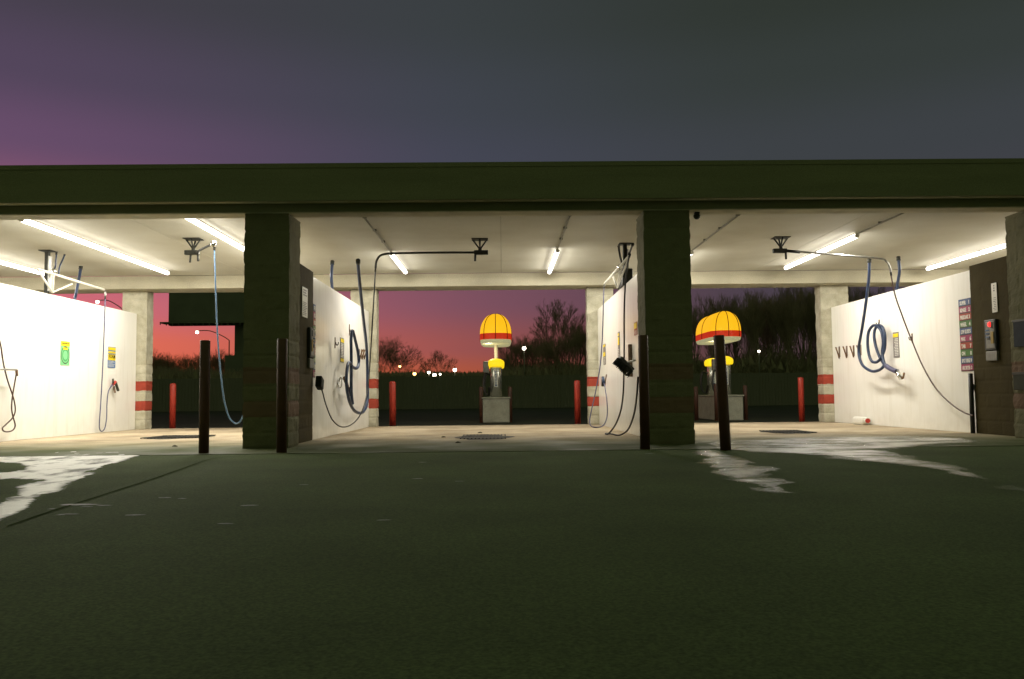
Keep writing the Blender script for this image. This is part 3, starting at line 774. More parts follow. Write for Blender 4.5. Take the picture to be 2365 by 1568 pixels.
# --- price boards: ten coloured rows
ROWS = [('SUPER', 'rowblue'), ('RINSE', 'rowpink'), ('PRESOAK', 'rowred'), ('WHEEL', 'rowgreen'), ('LOW GLOSS', 'rowblue'), ('WAX', 'rowpink'), ('TAR', 'rowred'), ('ON', 'rowgreen'), ('SPOT RINSE', 'rowblue'), ('AIR DRYER', 'rowpink')]
def price_board(X, s, ya, yb, za, zb, label):
    t = thing('price_board', (X, (ya + yb) / 2, za), label, 'price board', 'striped price boards')
    plate('board', X, s, ya, yb, za, zb, 0.001, 0.012, MT['signdark'], t)
    h = (zb - za) / 10
    for i, (wd, mk) in enumerate(ROWS):
        z1 = zb - h * i; z0 = z1 - h
        plate('row', X, s, ya + 0.004, yb - 0.004, z0 + 0.012, z1 - 0.003, 0.0122, 0.0145, MT[mk], t)
        L = (yb - ya) * min(0.66, 0.13 + 0.075 * len(wd))
        start = yb - 0.04 if s < 0 else ya + 0.04
        text_mesh(wd, h * 0.74, 'lettering', MT['signwhite'], Vector((X + s * 0.0155, start, z0 + 0.024)), read_dir(s), (0, 0, 1), t, fit=L, bold=0.003)
        st = yb - (yb - ya) * 0.80 if s < 0 else ya + (yb - ya) * 0.80
        text_mesh(str((i + 1) % 10), h * 0.7, 'number', MT['signwhite'], Vector((X + s * 0.0155, st, z0 + 0.026)), read_dir(s), (0, 0, 1), t, bold=0.003)
ya, yb, za, zb = rect((2214, 692), (2250, 858), XWC)
za = on_x(2216, 858, XWC).z; zb = on_x(2214, 693, XWC).z
price_board(XWC, -1, ya, yb, za, zb, 'price board of ten coloured rows next to the brown end wall with the red light')
price_board(XWA, 1, WING[2][1] + 0.01, WING[2][1] + 0.02 + (yb - ya) * 0.45, za, zb, 'price board seen nearly edge-on beside the dark end wall of the middle bay')

# --- meters and notices on the two brown end walls
def meter(X, s, r, label, led):
    ya, yb, za, zb = r
    t = thing('payment_meter', (X, (ya + yb) / 2, za), label, 'payment meter', 'payment meters on the end walls')
    a = t.location
    xa, xb = sorted((X + s * 0.001, X + s * 0.05))
    zs = za + (zb - za) * 0.24
    MB().box(xa, xb, ya, yb, zs + 0.01, zb, bev=0.01).build('cabinet', MT['boxdark'], t, at=a)
    xa, xb = sorted((X + s * 0.0505, X + s * 0.058))
    MB().box(xa, xb, ya + 0.02, yb - 0.05, zs + 0.04, zb - 0.03, bev=0.003).build('face_plate', MT['boxgrey'], t, at=a)
    xa, xb = sorted((X + s * 0.001, X + s * 0.045))
    MB().box(xa, xb, ya, yb, za, zs - 0.004, bev=0.01).build('coin_vault', MT['boxgrey'], t, at=a)
    xf = X + s * 0.060; xa, xb = sorted((xf, xf + s * 0.008)); zz = zs + (zb - zs) * 0.35
    MB().box(xa, xb, ya + 0.03, ya + 0.10, zz - 0.06, zz + 0.12, bev=0.002).build('yellow_sticker', mat('sticker_ochre', (0.30, 0.20, 0.03), 0.6), t, at=a)
    MB().box(xa, xb, ya + 0.13, ya + 0.19, zz + 0.0, zz + 0.05, bev=0.002).build('bill_slot', MT['boxdark'], t, at=a)
    MB().box(xa, xb, ya + 0.05, ya + 0.09, zz + 0.17, zz + 0.26, bev=0.002).build('display', MT['boxdark'], t, at=a)
    for k in range(6):
        MB().tube([(xf, ya + 0.16 + 0.05 * (k % 2), zb - 0.16 - 0.05 * (k // 2)), (xf + s * 0.012, ya + 0.16 + 0.05 * (k % 2), zb - 0.16 - 0.05 * (k // 2))], 0.012, 10).build('button', MT['signblue'], t, at=a)
    if led:
        zl = zb - 0.075; yl = (ya + yb) / 2 - 0.03
        MB().lathe((0, 0, 0), [(0.04, 0), (0.038, 0.015), (0.02, 0.028)], 16).build('red_light', MT['redled'], t, at=(0, 0, 0))
        o = t.children[-1] if False else [c for c in t.children if c.name.startswith('red_light')][0]
        o.rotation_euler = (0, s * math.pi / 2, 0); o.location = Vector((xf, yl, zl)) - a
    return t
XEC = WALLS[4] - 0.084; XEA = WALLS[2] + 0.084
rM = rect((2274, 740), (2304, 832), XEC - 0.03)
meter(XEC, -1, rM, 'payment meter with a glowing red light on the brown end wall', True)
meter(XEA, 1, (WING[2][1] - 0.10 - (rM[1] - rM[0]), WING[2][1] - 0.10, rM[2], rM[3]), 'unlit dark payment meter on the end wall of the middle bay', False)
def notice(X, s, r, label):
    ya, yb, za, zb = r
    t = thing('notice_sign', (X, (ya + yb) / 2, za), label, 'notice', 'pale notices above the meters')
    plate('board', X, s, ya, yb, za, zb, 0.006, 0.014, MT['signwhite'], t)
    hz = zb - za
    lines_of_print(X, s, ya + .03, yb - .03, za + hz * .05, za + hz * .52, 8, MT['signgrey'], t, d=0.0145)
    lines_of_print(X, s, ya + .05, yb - .05, za + hz * .70, zb - hz * .05, 3, MT['signgrey'], t, d=0.0145, gap=0.6, ragged=0.2)
rN = rect((2290, 655), (2305, 720), XEC)
notice(XEC, -1, rN, 'pale printed notice above the meter with the red light')
notice(XEA, 1, rect((696, 661), (708, 735), XEA), 'pale printed notice above the unlit meter in the middle bay')
# black rubber hose holder down the edge of the end wall
p = on_x(2250, 862, XWC); q = on_x(2254, 950, XWC)
t = thing('wand_tube', (XWC - 0.05, p.y, q.z), 'upright black wand tube below the striped price board', 'wand holder')
MB().tube([(XWC - 0.055, p.y + 0.02, q.z - 0.35), (XWC - 0.055, p.y + 0.02, p.z)], 0.035, 12).build('sleeve', MT['blackhose'], t, at=t.location)
MB().box(XWC - 0.02, XWC - 0.001, p.y - 0.02, p.y + 0.06, p.z - 0.25, p.z - 0.17).build('clamp', MT['steel'], t, at=t.location)
# front face panels on the outermost pillar
xq = PX['C'][0]
def front_sign(px0, py0, px1, py1, m, label, name='wall_panel'):
    X = PX['C'][0] - 0.012
    p = on_x(px0, py0, X); q = on_x(px1, py1, X)
    ya, yb = sorted((p.y, q.y))
    t = thing(name, (X, (ya + yb) / 2, q.z), label, 'panel', 'panels on the pillar side')
    MB().box(X - 0.03, X, ya, yb, q.z, p.z, bev=0.006).build('plate', m, t, at=t.location)
    MB().box(X - 0.036, X - 0.0305, ya - 0.01, yb + 0.01, p.z - 0.02, p.z + 0.012, bev=0.003).build('top_trim', MT['boxdark'], t, at=t.location)
front_sign(2343, 742, 2385, 798, mat('dim_blue_panel', (0.040, 0.046, 0.058), rough=0.7, spec=0.1), 'blue grey panel on the outermost pillar at meter height')
front_sign(2343, 862, 2385, 900, mat('dim_grey_panel', (0.06, 0.062, 0.050), rough=0.7, spec=0.1), 'grey panel low on the outermost pillar')

# ------------------------------------------------------------------ hooks and mat clips
def hook(X, s, px, py0, py1, label):
    p = on_x(px, py0, X); q = on_x(px, py1, X)
    t = thing('wall_hook', (X, p.y, q.z), label, 'hook', 'metal hooks on the bay walls')
    MB().box(min(X, X + s * 0.012) + 0.0005, max(X, X + s * 0.012), p.y - 0.02, p.y + 0.02, q.z, p.z, bev=0.003).build('back_plate', MT['clip'], t, at=t.location)
    zz = q.z + (p.z - q.z) * 0.30
    MB().tube(smooth_path([(X + s * 0.012, p.y, zz + 0.05), (X + s * 0.03, p.y, zz), (X + s * 0.055, p.y, zz + 0.005), (X + s * 0.065, p.y, zz + 0.05)], 5), 0.009, 8).build('prong', MT['darkmetal'], t, at=t.location)
hook(XWA, 1, 773, 779, 804, 'small wall hook before the dark grey sign in the middle bay')
hook(XWC, -1, 2106, 770, 791, 'small wall hook touching the thin hose beside the coil')
hook(XWC, -1, 2030, 738, 756, 'wall hook carrying the blue hose coil')
hook(XWA, 1, 806, 749, 775, 'wall hook carrying the top of the blue hose loops')
def mat_clip(X, s, px, py0, py1, label):
    p = on_x(px, py0, X); q = on_x(px, py1, X)
    t = thing('mat_clip', (X, p.y, q.z), label, 'mat clip', 'floor mat clips on the bay walls')
    MB().box(min(X, X + s * 0.01) + 0.0005, max(X, X + s * 0.01), p.y - 0.035, p.y + 0.035, q.z + 0.03, p.z, bev=0.002).build('back_plate', MT['clip'], t, at=t.location)
    MB().tube([(X + s * 0.075, p.y + 0.02, p.z - 0.01), (X + s * 0.03, p.y + 0.005, q.z + 0.08), (X + s * 0.015, p.y, q.z)], 0.014, 7).build('jaw', MT['rust'], t, at=t.location)
for px, lb in ((1938, 'mat clip nearest the cream post on the hose coil wall'), (1955, 'second mat clip from the cream post on the hose coil wall'), (1971, 'mat clip half behind the hanging blue hose on the coil wall'), (1987, 'mat clip closest to the coil, just past the hanging blue hose')):
    mat_clip(XWC, -1, px, 800 - (px - 1938) * 0.08, 828 - (px - 1938) * 0.08, lb)
for px, lb in ((829, 'mat clip nearest the hose loops on the middle bay wall'), (834, 'middle one of three mat clips behind the hanging blue hose'), (839, 'mat clip nearest the cream post in the middle bay')):
    mat_clip(XWA, 1, px, 806, 830, lb)

# ------------------------------------------------------------------ booms and hoses
def boom_mount(c, s, label):
    """ceiling swivel: plate, splayed legs, hub with two nozzles"""
    t = thing('ceiling_boom', (c.x, c.y, ZC), label, 'ceiling boom', 'swinging wash booms on the ceiling')
    a = t.location; z = c.z
    MB().box(c.x - 0.14, c.x + 0.14, c.y - 0.12, c.y + 0.12, ZC - 0.014, ZC - 0.001, bev=0.004).build('ceiling_plate', MT['darkmetal'], t, at=a)
    b = MB()
    for dx, dy in ((-0.12, 0), (0.12, 0), (0, -0.1), (0, 0.1)):
        b.tube([(c.x + dx, c.y + dy, ZC - 0.014), (c.x, c.y, z + 0.05)], 0.014, 7)
    b.tube([(c.x, c.y, z + 0.08), (c.x, c.y, z - 0.02)], 0.03, 10)
    b.build('bracket', MT['darkmetal'], t, at=a)
    MB().box(c.x - 0.10 if s < 0 else c.x - 0.14, c.x + 0.14 if s < 0 else c.x + 0.10, c.y - 0.035, c.y + 0.035, z - 0.04, z + 0.035, bev=0.008).build('swivel', MT['darkmetal'], t, at=a)
    MB().tube([(c.x + s * 0.08, c.y, z - 0.04), (c.x + s * 0.085, c.y, z - 0.15)], 0.02, 8).build('outlet', MT['darkmetal'], t, at=a)
    return t
def pipe(t, pts, r, m, name='arm', n=8, seg=10):
    return MB().tube(smooth_path(pts, n), r, seg).build(name, m, t, at=t.location)
def hose(pts, r, m, label, name='wash_hose', n=10, group='hoses hanging in the wash bays', cat='hose', extra=None):
    P = smooth_path(pts, n)
    t = thing(name, pts[0], label, cat, group)
    MB().tube(P, r, 10).build('hose', m, t, at=t.location)
    d = (P[1] - P[0]).normalized()
    MB().tube([P[0] - d * 0.01, P[0] + d * 0.07], r * 1.35, 10).build('ferrule', MT['darkmetal'], t, at=t.location)
    return t, P
ZBO = 3.10
# middle bay ceiling boom
bc = on_z(1108, 583, ZBO); YB = bc.y
t = boom_mount(Vector((bc.x, YB, ZBO)), -1, 'ceiling boom with straight dark arm in the middle bay')
P = [Vector((bc.x - 0.1, YB, ZBO)), on_y(1000, 583.5, YB), on_y(910, 585, YB), on_y(888, 587, YB), on_y(876, 592, YB), on_y(869, 604, YB), on_y(867, 620, YB)]
pipe(t, P, 0.020, MT['darkmetal'])
# thin black hose from it, with brush head parked at the wall
YB2 = on_x(850, 900, -2.50).y
H = [on_y(867, 618, YB), on_y(863, 690, YB), on_y(857, 790, YB + 0.2), on_x(851, 880, -2.66), on_x(845, 920, -2.68), on_x(833, 955, -2.70), on_x(815, 978, -2.71), on_x(790, 986, -2.75), on_x(768, 970, -2.79), on_x(753, 936, -2.83), on_x(744, 903, -2.83), on_x(738, 886, -2.83)]
t, P = hose(H, 0.0115, MT['blackhose'], 'thin black hose sweeping low along the middle bay wall to a parked brush head')
e = P[-1]
ba = (e, Vector((1, 0, 0)), Vector((0, 0.94, -0.33)), Vector((0, 0.33, 0.94)))
MB().box(-0.05, 0.05, -0.10, 0.09, -0.08, 0.10, ax=ba, bev=0.02).build('brush_head', MT['bristle'], t, at=t.location)
# big blue hose with loops on the same wall
X = -2.73
def wa(px, py, x=X): return on_x(px, py, x)
cA = on_z(827, 601, ZC); dxy = cA.x
H = [on_x(826.5, 602, -2.35), on_x(828, 625, -2.38), on_x(833, 680, -2.46), on_x(840, 745, -2.58), wa(846, 800, -2.70), wa(848, 850), wa(848.5, 895), wa(848, 925), wa(842, 946), wa(832, 954), wa(818, 948), wa(808, 930), wa(802, 905), wa(799.5, 880), wa(801, 856), wa(804, 840), wa(808, 838), wa(813, 846), wa(818, 850), wa(825, 849), wa(828.5, 836), wa(826, 812), wa(820, 785), wa(815, 766), wa(812, 766), wa(810.5, 785), wa(811, 820), wa(811, 860), wa(811, 900), wa(813, 925), wa(814, 932)]
t, P = hose(H, 0.029, MT['bluehose'], 'thick blue hose hanging in long loops on the middle bay wall', n=7, name='foam_hose')
MB().tube([wa(795, 872, -2.81), wa(803, 895, -2.79), wa(809, 912, -2.77)], 0.03, 10).build('rusty_wand', MT['rust'], t, at=t.location)
MB().tube(smooth_path([wa(783, 880, -2.93), wa(786, 872, -2.81), wa(790, 876, -2.79), wa(788, 892, -2.79), wa(783, 894, -2.89), wa(781, 884, -2.93)], 5), 0.014, 8).build('holder_ring', MT['steel'], t, at=t.location)
# short blue hose dropping behind that wall
H = [on_x(767.5, 604, -3.28), on_x(765, 640, -3.28), on_x(767, 668, -3.30), on_x(768, 720, -3.32), on_x(772, 800, -3.32), on_x(775, 870, -3.30)]
hose(H, 0.029, MT['bluehose'], 'blue hose dropping behind the top edge of the middle bay wall', name='foam_hose')

# bay with the coil: ceiling boom
bc = on_z(1803, 579, ZBO); YB = bc.y
t = boom_mount(Vector((bc.x, YB, ZBO)), 1, 'ceiling boom whose bright arm crosses the two-section tube light')
pa = Vector((bc.x + 0.08, YB, ZBO)); tip = on_x(2046, 603, 6.62)
dirv = (tip - pa); A1 = pa + dirv * 0.93
P = [pa, pa + dirv * 0.5, A1, tip + Vector((0, 0, -0.01)), on_x(2052, 612, 6.69), on_x(2056, 628, 6.73)]
P[2].z += 0.03; P[1].z += 0.02
pipe(t, P, 0.019, MT['steel'])
MB().tube([pa, pa + dirv * 0.14], 0.028, 10).build('sleeve', MT['darkmetal'], t, at=t.location)
H = [on_x(2056, 627, 6.73), on_x(2066, 680, 6.82), on_x(2085, 735, 7.02), on_x(2104, 784, 7.21), on_x(2130, 845, 7.23), on_x(2160, 896, 7.23), on_x(2195, 932, 7.23), on_x(2225, 952, 7.23), on_x(2247, 960, 7.24)]
hose(H, 0.0125, MT['brownhose'], 'thin dark hose sagging from the boom to the brown end wall under the price board')
# blue hose with coil
X = 7.13
H = [on_x(2007, 598, 6.82), on_x(2006, 640, 6.84), on_x(1999, 700, 6.92), on_x(1990, 760, 7.03), wa(1983, 800, X), wa(1984, 825, X), wa(1993, 845, X), wa(2012, 857, X), wa(2028, 855, X), wa(2038, 848, X), wa(2040, 840, 7.20),
     wa(2031, 825, 7.17), wa(2022, 800, 7.15), wa(2018, 775, 7.15), wa(2021, 758, 7.17), wa(2029, 751, 7.20), wa(2038, 757, 7.21), wa(2043, 778, 7.21), wa(2042, 805, 7.20), wa(2034, 826, 7.17), wa(2024, 836, 7.15), wa(2013, 834, 7.13), wa(2006, 818, 7.12), wa(2003, 792, 7.12), wa(2005, 768, 7.13), wa(2013, 754, 7.15), wa(2022, 752, 7.17), wa(2034, 764, 7.19), wa(2039, 790, 7.19), wa(2037, 815, 7.18), wa(2041, 838, 7.16), wa(2050, 846, 7.15)]
t, P = hose(H, 0.028, MT['bluehose'], 'thick blue hose coiled on the white wall of the price board bay', name='foam_hose', n=7)
g = [wa(2046, 845, 7.15), wa(2053, 850, 7.14), wa(2063, 855, 7.14), wa(2071, 858, 7.14)]
MB().tube(smooth_path(g, 6), 0.045, 12).build('grip', MT['purplehose'], t, at=t.location)
MB().tube([wa(2070, 857, 7.14), wa(2075, 865, 7.14), wa(2080, 873, 7.14)], 0.042, 12).build('nozzle', MT['chrome'], t, at=t.location)
MB().tube(smooth_path([wa(2081, 874, 7.14), wa(2085, 872, 7.17), wa(2087, 862, 7.27)], 5), 0.018, 8).build('nozzle_hook', MT['rust'], t, at=t.location)
H = [on_x(2074, 594, 7.62), on_x(2076.5, 625, 7.62), on_x(2074, 645, 7.65), on_x(2071, 668, 7.67), on_x(2066, 740, 7.67), on_x(2062, 830, 7.65)]
hose(H, 0.029, MT['bluehose'], 'blue hose dropping behind the wall top above the hose coil', name='foam_hose')

# bay with the billboard view: ceiling boom + light blue hose
bc = on_z(446, 583, ZBO); YB = bc.y
t = boom_mount(Vector((bc.x, YB, ZBO)), 1, 'ceiling boom with twin nozzles left of a short arm, over the billboard view')
t['label'] = 'ceiling boom with a short arm ending at the thin blue hanging hose'
tip = on_z(493, 563, ZBO)
P = [Vector((bc.x + 0.05, YB, ZBO)), Vector((bc.x, YB, ZBO)).lerp(tip, 0.6), tip]
pipe(t, P, 0.02, MT['darkmetal'])
MB().lathe((0, 0, 0), [(0.03, -0.05), (0.05, -0.03), (0.05, 0.03), (0.02, 0.05)], 14).build('elbow', MT['chrome'], t, at=(0, 0, 0))
[c for c in t.children if c.name.startswith('elbow')][0].location = tip - Vector(t.location)
MB().tube([(bc.x - 0.04, YB, ZBO - 0.03), (bc.x - 0.05, YB, ZBO - 0.17)], 0.018, 8).build('outlet', MT['darkmetal'], t, at=t.location)
YH = tip.y
H = [on_y(494.5, 568, YH), on_y(497, 640, YH), on_y(500, 730, YH), on_y(504, 800, YH), on_y(509, 855, YH), on_y(516, 915, YH), on_y(526, 957, YH), on_y(537, 974, YH), on_y(547, 978, YH), on_y(556, 971, YH), on_y(562, 955, YH), on_y(568, 920, YH)]
hose(H, 0.0125, MT['lthose'], 'thin light blue hose hanging free beside the block pillar')

# wall-top boom stands (post from wall top to ceiling, white triangulated arm)
def wall_boom(xc, pst, arm0, arm1, br, tipd, Xa, label):
    q = on_x(*pst, xc)
    t = thing('wall_boom', (xc, q.y, ZW), label, 'wall boom', 'triangulated wash booms on the wall tops')
    a = t.location; y = q.y
    MB().box(xc - 0.035, xc + 0.035, y - 0.035, y + 0.035, ZW + 0.001, ZC - 0.016, bev=0.005).build('post', MT['darkmetal'], t, at=a)
    MB().box(xc - 0.11, xc + 0.11, y - 0.11, y + 0.11, ZC - 0.015, ZC - 0.001).build('ceiling_plate', MT['darkmetal'], t, at=a)
    MB().box(xc + 0.037, xc + 0.06, y - 0.05, y + 0.05, ZW + 0.05, ZC - 0.1, bev=0.004).build('channel', MT['steel'], t, at=a)
    p0, p1 = on_x(*arm0, Xa), on_x(*arm1, Xa); lo = on_x(*br[1], Xa)
    MB().tube([p0, p1], 0.024, 10).build('arm', MT['whitepipe'], t, at=a)
    b0, b2 = on_x(*br[0], Xa), on_x(*br[2], Xa)
    MB().tube([b0, lo], 0.018, 8).build('brace', MT['whitepipe'], t, at=a)
    MB().tube([b2, lo], 0.018, 8).build('brace', MT['whitepipe'], t, at=a)
    md = p0.lerp(p1, 0.33)
    MB().tube([on_x(*br[3], Xa), lo + Vector((0, 0.02, 0))], 0.014, 8).build('upright', MT['whitepipe'], t, at=a)
    MB().tube([on_x(*br[4], Xa), lo + Vector((0, -0.03, 0))], 0.014, 8).build('upright', MT['whitepipe'], t, at=a)
    e = on_x(*tipd, Xa)
    MB().tube(smooth_path([p1, p1.lerp(e, 0.4) + Vector((0, 0.03, 0.02)), e], 5), 0.02, 8).build('tip_elbow', MT['steel'], t, at=a)
    cpy = on_x(*br[3], Xa)
    MB().lathe((0, 0, 0), [(0.035, -0.04), (0.045, -0.02), (0.045, 0.03), (0.02, 0.045)], 14).build('swivel', MT['chrome'], t, at=(0, 0, 0))
    [c for c in t.children if c.name.startswith('swivel')][0].location = cpy + Vector((0, 0, 0.06)) - Vector(a)
    return t, e
t, e = wall_boom(WALLS[1], (109, 620), (86, 621), (240, 669), ((88, 624), (121, 675), (166, 656), (124, 634), (119, 632)), (243, 683), WALLS[1] + 0.14, 'white boom with triangular brace on top of the mint green sign wall')
Xh = XWL + 0.08
H = [e, on_x(242, 720, Xh), on_x(239.5, 790, Xh), on_x(236, 870, Xh), on_x(232, 940, Xh), on_x(229.5, 975, Xh), on_x(230, 990, Xh), on_x(235, 996, Xh + 0.02), on_x(242, 988, Xh + 0.02), on_x(246, 965, Xh + .02), on_x(247, 930, Xh), on_x(250, 905, Xh), on_x(256, 893, Xh), on_x(261, 888, Xh)]
t, P = hose(H, 0.0115, MT['purplehose'], 'thin violet hose hanging from the white boom to a red-handled gun')
k = P[-1]
MB().tube([k, k + Vector((0, 0.10, 0.06))], 0.03, 10).build('gun_grip', MT['redgrip'], t, at=t.location)
MB().tube([k + Vector((0, 0.10, 0.06)), k + Vector((0, 0.24, -0.12))], 0.028, 10).build('gun_barrel', MT['darkmetal'], t, at=t.location)
MB().tube([k + Vector((0, 0.0, 0.02)), k + Vector((0, -0.01, 0.12))], 0.02, 8).build('trigger', MT['grip'], t, at=t.location)
MB().tube([k + Vector((-.06, 0.18, -0.04)), k + Vector((0, 0.10, -0.16))], 0.02, 8).build('holder', MT['clip'], t, at=t.location)
# feed hoses of that boom
hose([on_x(131, 580, WALLS[1] + .1), on_x(129, 600, WALLS[1] + .1), on_x(128, 615, WALLS[1] + .1), on_x(124, 628, WALLS[1] + .12)], 0.014, MT['bluehose'], 'short blue feed hose close to the white boom post', name='feed_hose', group='short feed hoses of the booms')
hose([on_x(151, 583, WALLS[1] + .1), on_x(146, 597, WALLS[1] + .1), on_x(138, 615, WALLS[1] + .1), on_x(136, 632, WALLS[1] + .11), on_x(140, 640, WALLS[1] + .13)], 0.014, MT['bluehose'], 'short bent blue feed hose farther from the white boom post', name='feed_hose', group='short feed hoses of the booms')
H = [on_x(187, 614, WALLS[1] - .3), on_x(183, 640, WALLS[1] - .3), on_x(176, 675, WALLS[1] - .3), on_x(172, 698, WALLS[1] - .3), on_x(168, 760, WALLS[1] - .3), on_x(168, 850, WALLS[1] - .3)]
hose(H, 0.029, MT['bluehose'], 'thick blue hose dropping behind the mint green sign wall', name='foam_hose')
# hose and swing arm at the frame edge of that wall
Xh = XWL + 0.09
H = [on_x(-14, 700, Xh), on_x(-6, 765, Xh), on_x(2, 800, Xh), on_x(8, 840, Xh), on_x(18, 880, Xh), on_x(29, 912, Xh), on_x(34, 932, Xh), on_x(35, 950, Xh), on_x(29, 965, Xh), on_x(14, 980, Xh), on_x(6, 988, Xh), on_x(8, 995, Xh + .03), on_x(18, 997, Xh + .04), on_x(30, 993, Xh + .05), on_x(35, 982, Xh + .05), on_x(30, 962, Xh + .05), on_x(27, 945, Xh + .05), on_x(28, 922, Xh + .05), on_x(33, 890, Xh + .05), on_x(38, 862, Xh + .05), on_x(39, 856, Xh + .05)]
hose(H, 0.0115, MT['brownhose'], 'thin maroon hose twisted into a loop at the frame edge of the white wall', n=6)
p, q = on_x(-30, 852, XWL + .14), on_x(38, 854, XWL + .14)
t = thing('hose_bracket', (XWL, p.y, p.z), 'straight steel hose bracket at the frame edge of the mint green sign wall', 'hose bracket')
MB().tube([p, q], 0.014, 8).build('bar', MT['steel'], t, at=t.location)
MB().tube([q, q + Vector((0, 0.02, -0.10))], 0.02, 8).build('drop_end', MT['rust'], t, at=t.location)
MB().box(XWL + 0.001, XWL + 0.15, p.y + 0.2, p.y + 0.24, p.z - 0.03, p.z + 0.03).build('wall_plate', MT['steel'], t, at=t.location)
# middle bay brush wall: boom stand and hoses
t, e = wall_boom(WALLS[3], (1443, 600), (1452, 592), (1397, 654), ((1450, 600), (1425, 664), (1416, 640), (1431, 625), (1437, 612)), (1394.5, 664), WALLS[3] - 0.16, 'dark boom stand with pale arm on top of the brush wall')
MB().box(WALLS[3] - 0.06, WALLS[3] + 0.06, e.y - 0.0, e.y + 0.01, ZW + .01, ZW + .02).build('foot', MT['darkmetal'], t, at=t.location)
MB().box(WALLS[3] - 0.09, WALLS[3] + 0.09, t.location.y - 0.30, t.location.y + 0.22, ZW + 0.002, ZW + 0.30, bev=0.02).build('pump_housing', MT['darkmetal'], t, at=t.location)
hose([on_x(1427, 562, WALLS[3] - .08), on_x(1431, 590, WALLS[3] - .08), on_x(1436, 612, WALLS[3] - .09), on_x(1433, 640, WALLS[3] - .1), on_x(1428, 668, WALLS[3] - .08)], 0.02, MT['blackhose'], 'dark feed hose on the sky side of the brush wall boom', name='feed_hose', group='short feed hoses of the booms')
hose([on_x(1461, 564, WALLS[3] - .08), on_x(1455, 580, WALLS[3] - .08), on_x(1451, 592, WALLS[3] - .1), on_x(1446, 620, WALLS[3] - .1)], 0.018, MT['blackhose'], 'dark feed hose between the brush wall boom and the pillar', name='feed_hose', group='short feed hoses of the booms')
Xh = 1.95
H = [e, on_x(1393, 700, Xh), on_x(1391, 770, Xh), on_x(1386, 840, Xh - .05), on_x(1376, 900, Xh - 0.15), on_x(1366, 945, Xh - .25), on_x(1361.5, 970, Xh - .3), on_x(1364, 983, Xh - .32), on_x(1376, 987, Xh - .25), on_x(1390, 984, Xh - .12), on_x(1398, 974, Xh - .05), on_x(1402, 955, Xh), on_x(1401, 925, Xh), on_x(1397, 897, Xh), on_x(1394, 884, Xh)]
t, P = hose(H, 0.0115, MT['purplehose'], 'thin violet hose dropping from the dark boom stand to a small foam gun', n=7)
k = P[-1]
MB().tube([k, k + Vector((0, 0.12, 0.10))], 0.03, 10).build('gun_grip', mat('gun_blue', (0.03, 0.06, 0.12), 0.4), t, at=t.location)
MB().tube([k + Vector((0.0, 0.14, 0.12)), k + Vector((0, 0.20, -0.06))], 0.028, 10).build('gun_barrel', MT['grip'], t, at=t.location)
MB().tube([k + Vector((0.05, -0.03, 0.16)), k + Vector((0.02, 0.02, -0.05))], 0.012, 8).build('holder', MT['clip'], t, at=t.location)
Xh = 1.88
H = [on_x(1454, 588, Xh), on_x(1449, 610, Xh), on_x(1444, 650, Xh), on_x(1441, 720, Xh), on_x(1441, 790, Xh), on_x(1440.5, 850, Xh), on_x(1439, 905, Xh), on_x(1433, 948, Xh - .04), on_x(1420, 982, Xh - .1), on_x(1404, 1004, Xh - .17), on_x(1398, 1011, Xh - .2), on_x(1412, 1012, Xh - .12), on_x(1430, 1008, Xh - .05), on_x(1447, 995, Xh), on_x(1458, 975, Xh), on_x(1466, 945, Xh), on_x(1471, 905, Xh), on_x(1473, 870, Xh)]
H = [Vector((p.x, p.y, max(p.z, 0.02))) for p in H]
hose(H, 0.0135, MT['blackhose'], 'thin black hose touching the floor in front of the brush wall', n=8)
# brush on its handle
c = on_x(1440, 846, 1.86)
t = thing('foam_brush', c, 'black bristle brush hooked on the middle bay wall by the pillar', 'brush')
_l = Vector((0.70, 0.30, -0.65)).normalized(); _b = Vector((0.66, 0.10, 0.75)); _b = (_b - _l * _b.dot(_l)).normalized()
a = (Vector(c), _l.cross(_b), _l, _b)
MB().box(-0.05, 0.05, -0.15, 0.15, 0.035, 0.085, ax=a, bev=0.012).build('brush_block', MT['grip'], t, at=t.location)
br = MB()
for i in range(26):
    for j in range(5):
        q = Vector((-0.045 + 0.09 * j / 4, -0.148 + 0.296 * i / 25, 0.036))
        L = 0.11 + random.uniform(-0.02, 0.02)
        r_ = Vector((q.x + random.uniform(-.01, .01), q.y + random.uniform(-.012, .012), q.z - L))
        f_ = lambda v: a[0] + a[1] * v.x + a[2] * v.y + a[3] * v.z
        br.tube([f_(q), f_(r_)], 0.009, 4, r1=0.006)
br.build('bristles', MT['bristle'], t, at=t.location)
hd = on_x(1466, 832, 1.90)
MB().tube([Vector(c) + a[3] * 0.085, hd], 0.014, 8).build('handle', MT['steel'], t, at=t.location)
MB().box(2.128 - 0.06, 2.128, on_x(1455, 820, 2.1).y - 0.03, on_x(1455, 820, 2.1).y + 0.03, on_x(1455, 870, 2.1).z, on_x(1455, 795, 2.1).z, bev=0.004).build('hanger', MT['clip'], t, at=t.location)
# small dark camera under the front beam by the pillar
c = on_y(1610, 486, Y1 + 0.1)
t = thing('security_camera', (c.x, Y1 + 0.14, ZBM), 'small dark camera under the front beam at the pillar corner', 'camera')
MB().box(c.x - 0.03, c.x + 0.03, Y1 + 0.10, Y1 + 0.18, ZBM - 0.025, ZBM - 0.001).build('mount', MT['boxdark'], t, at=t.location)
MB().lathe((c.x, Y1 + 0.14, ZBM), [(0.02, -0.095), (0.042, -0.075), (0.048, -0.045), (0.03, -0.026)], 14).build('dome', MT['boxdark'], t, at=t.location)
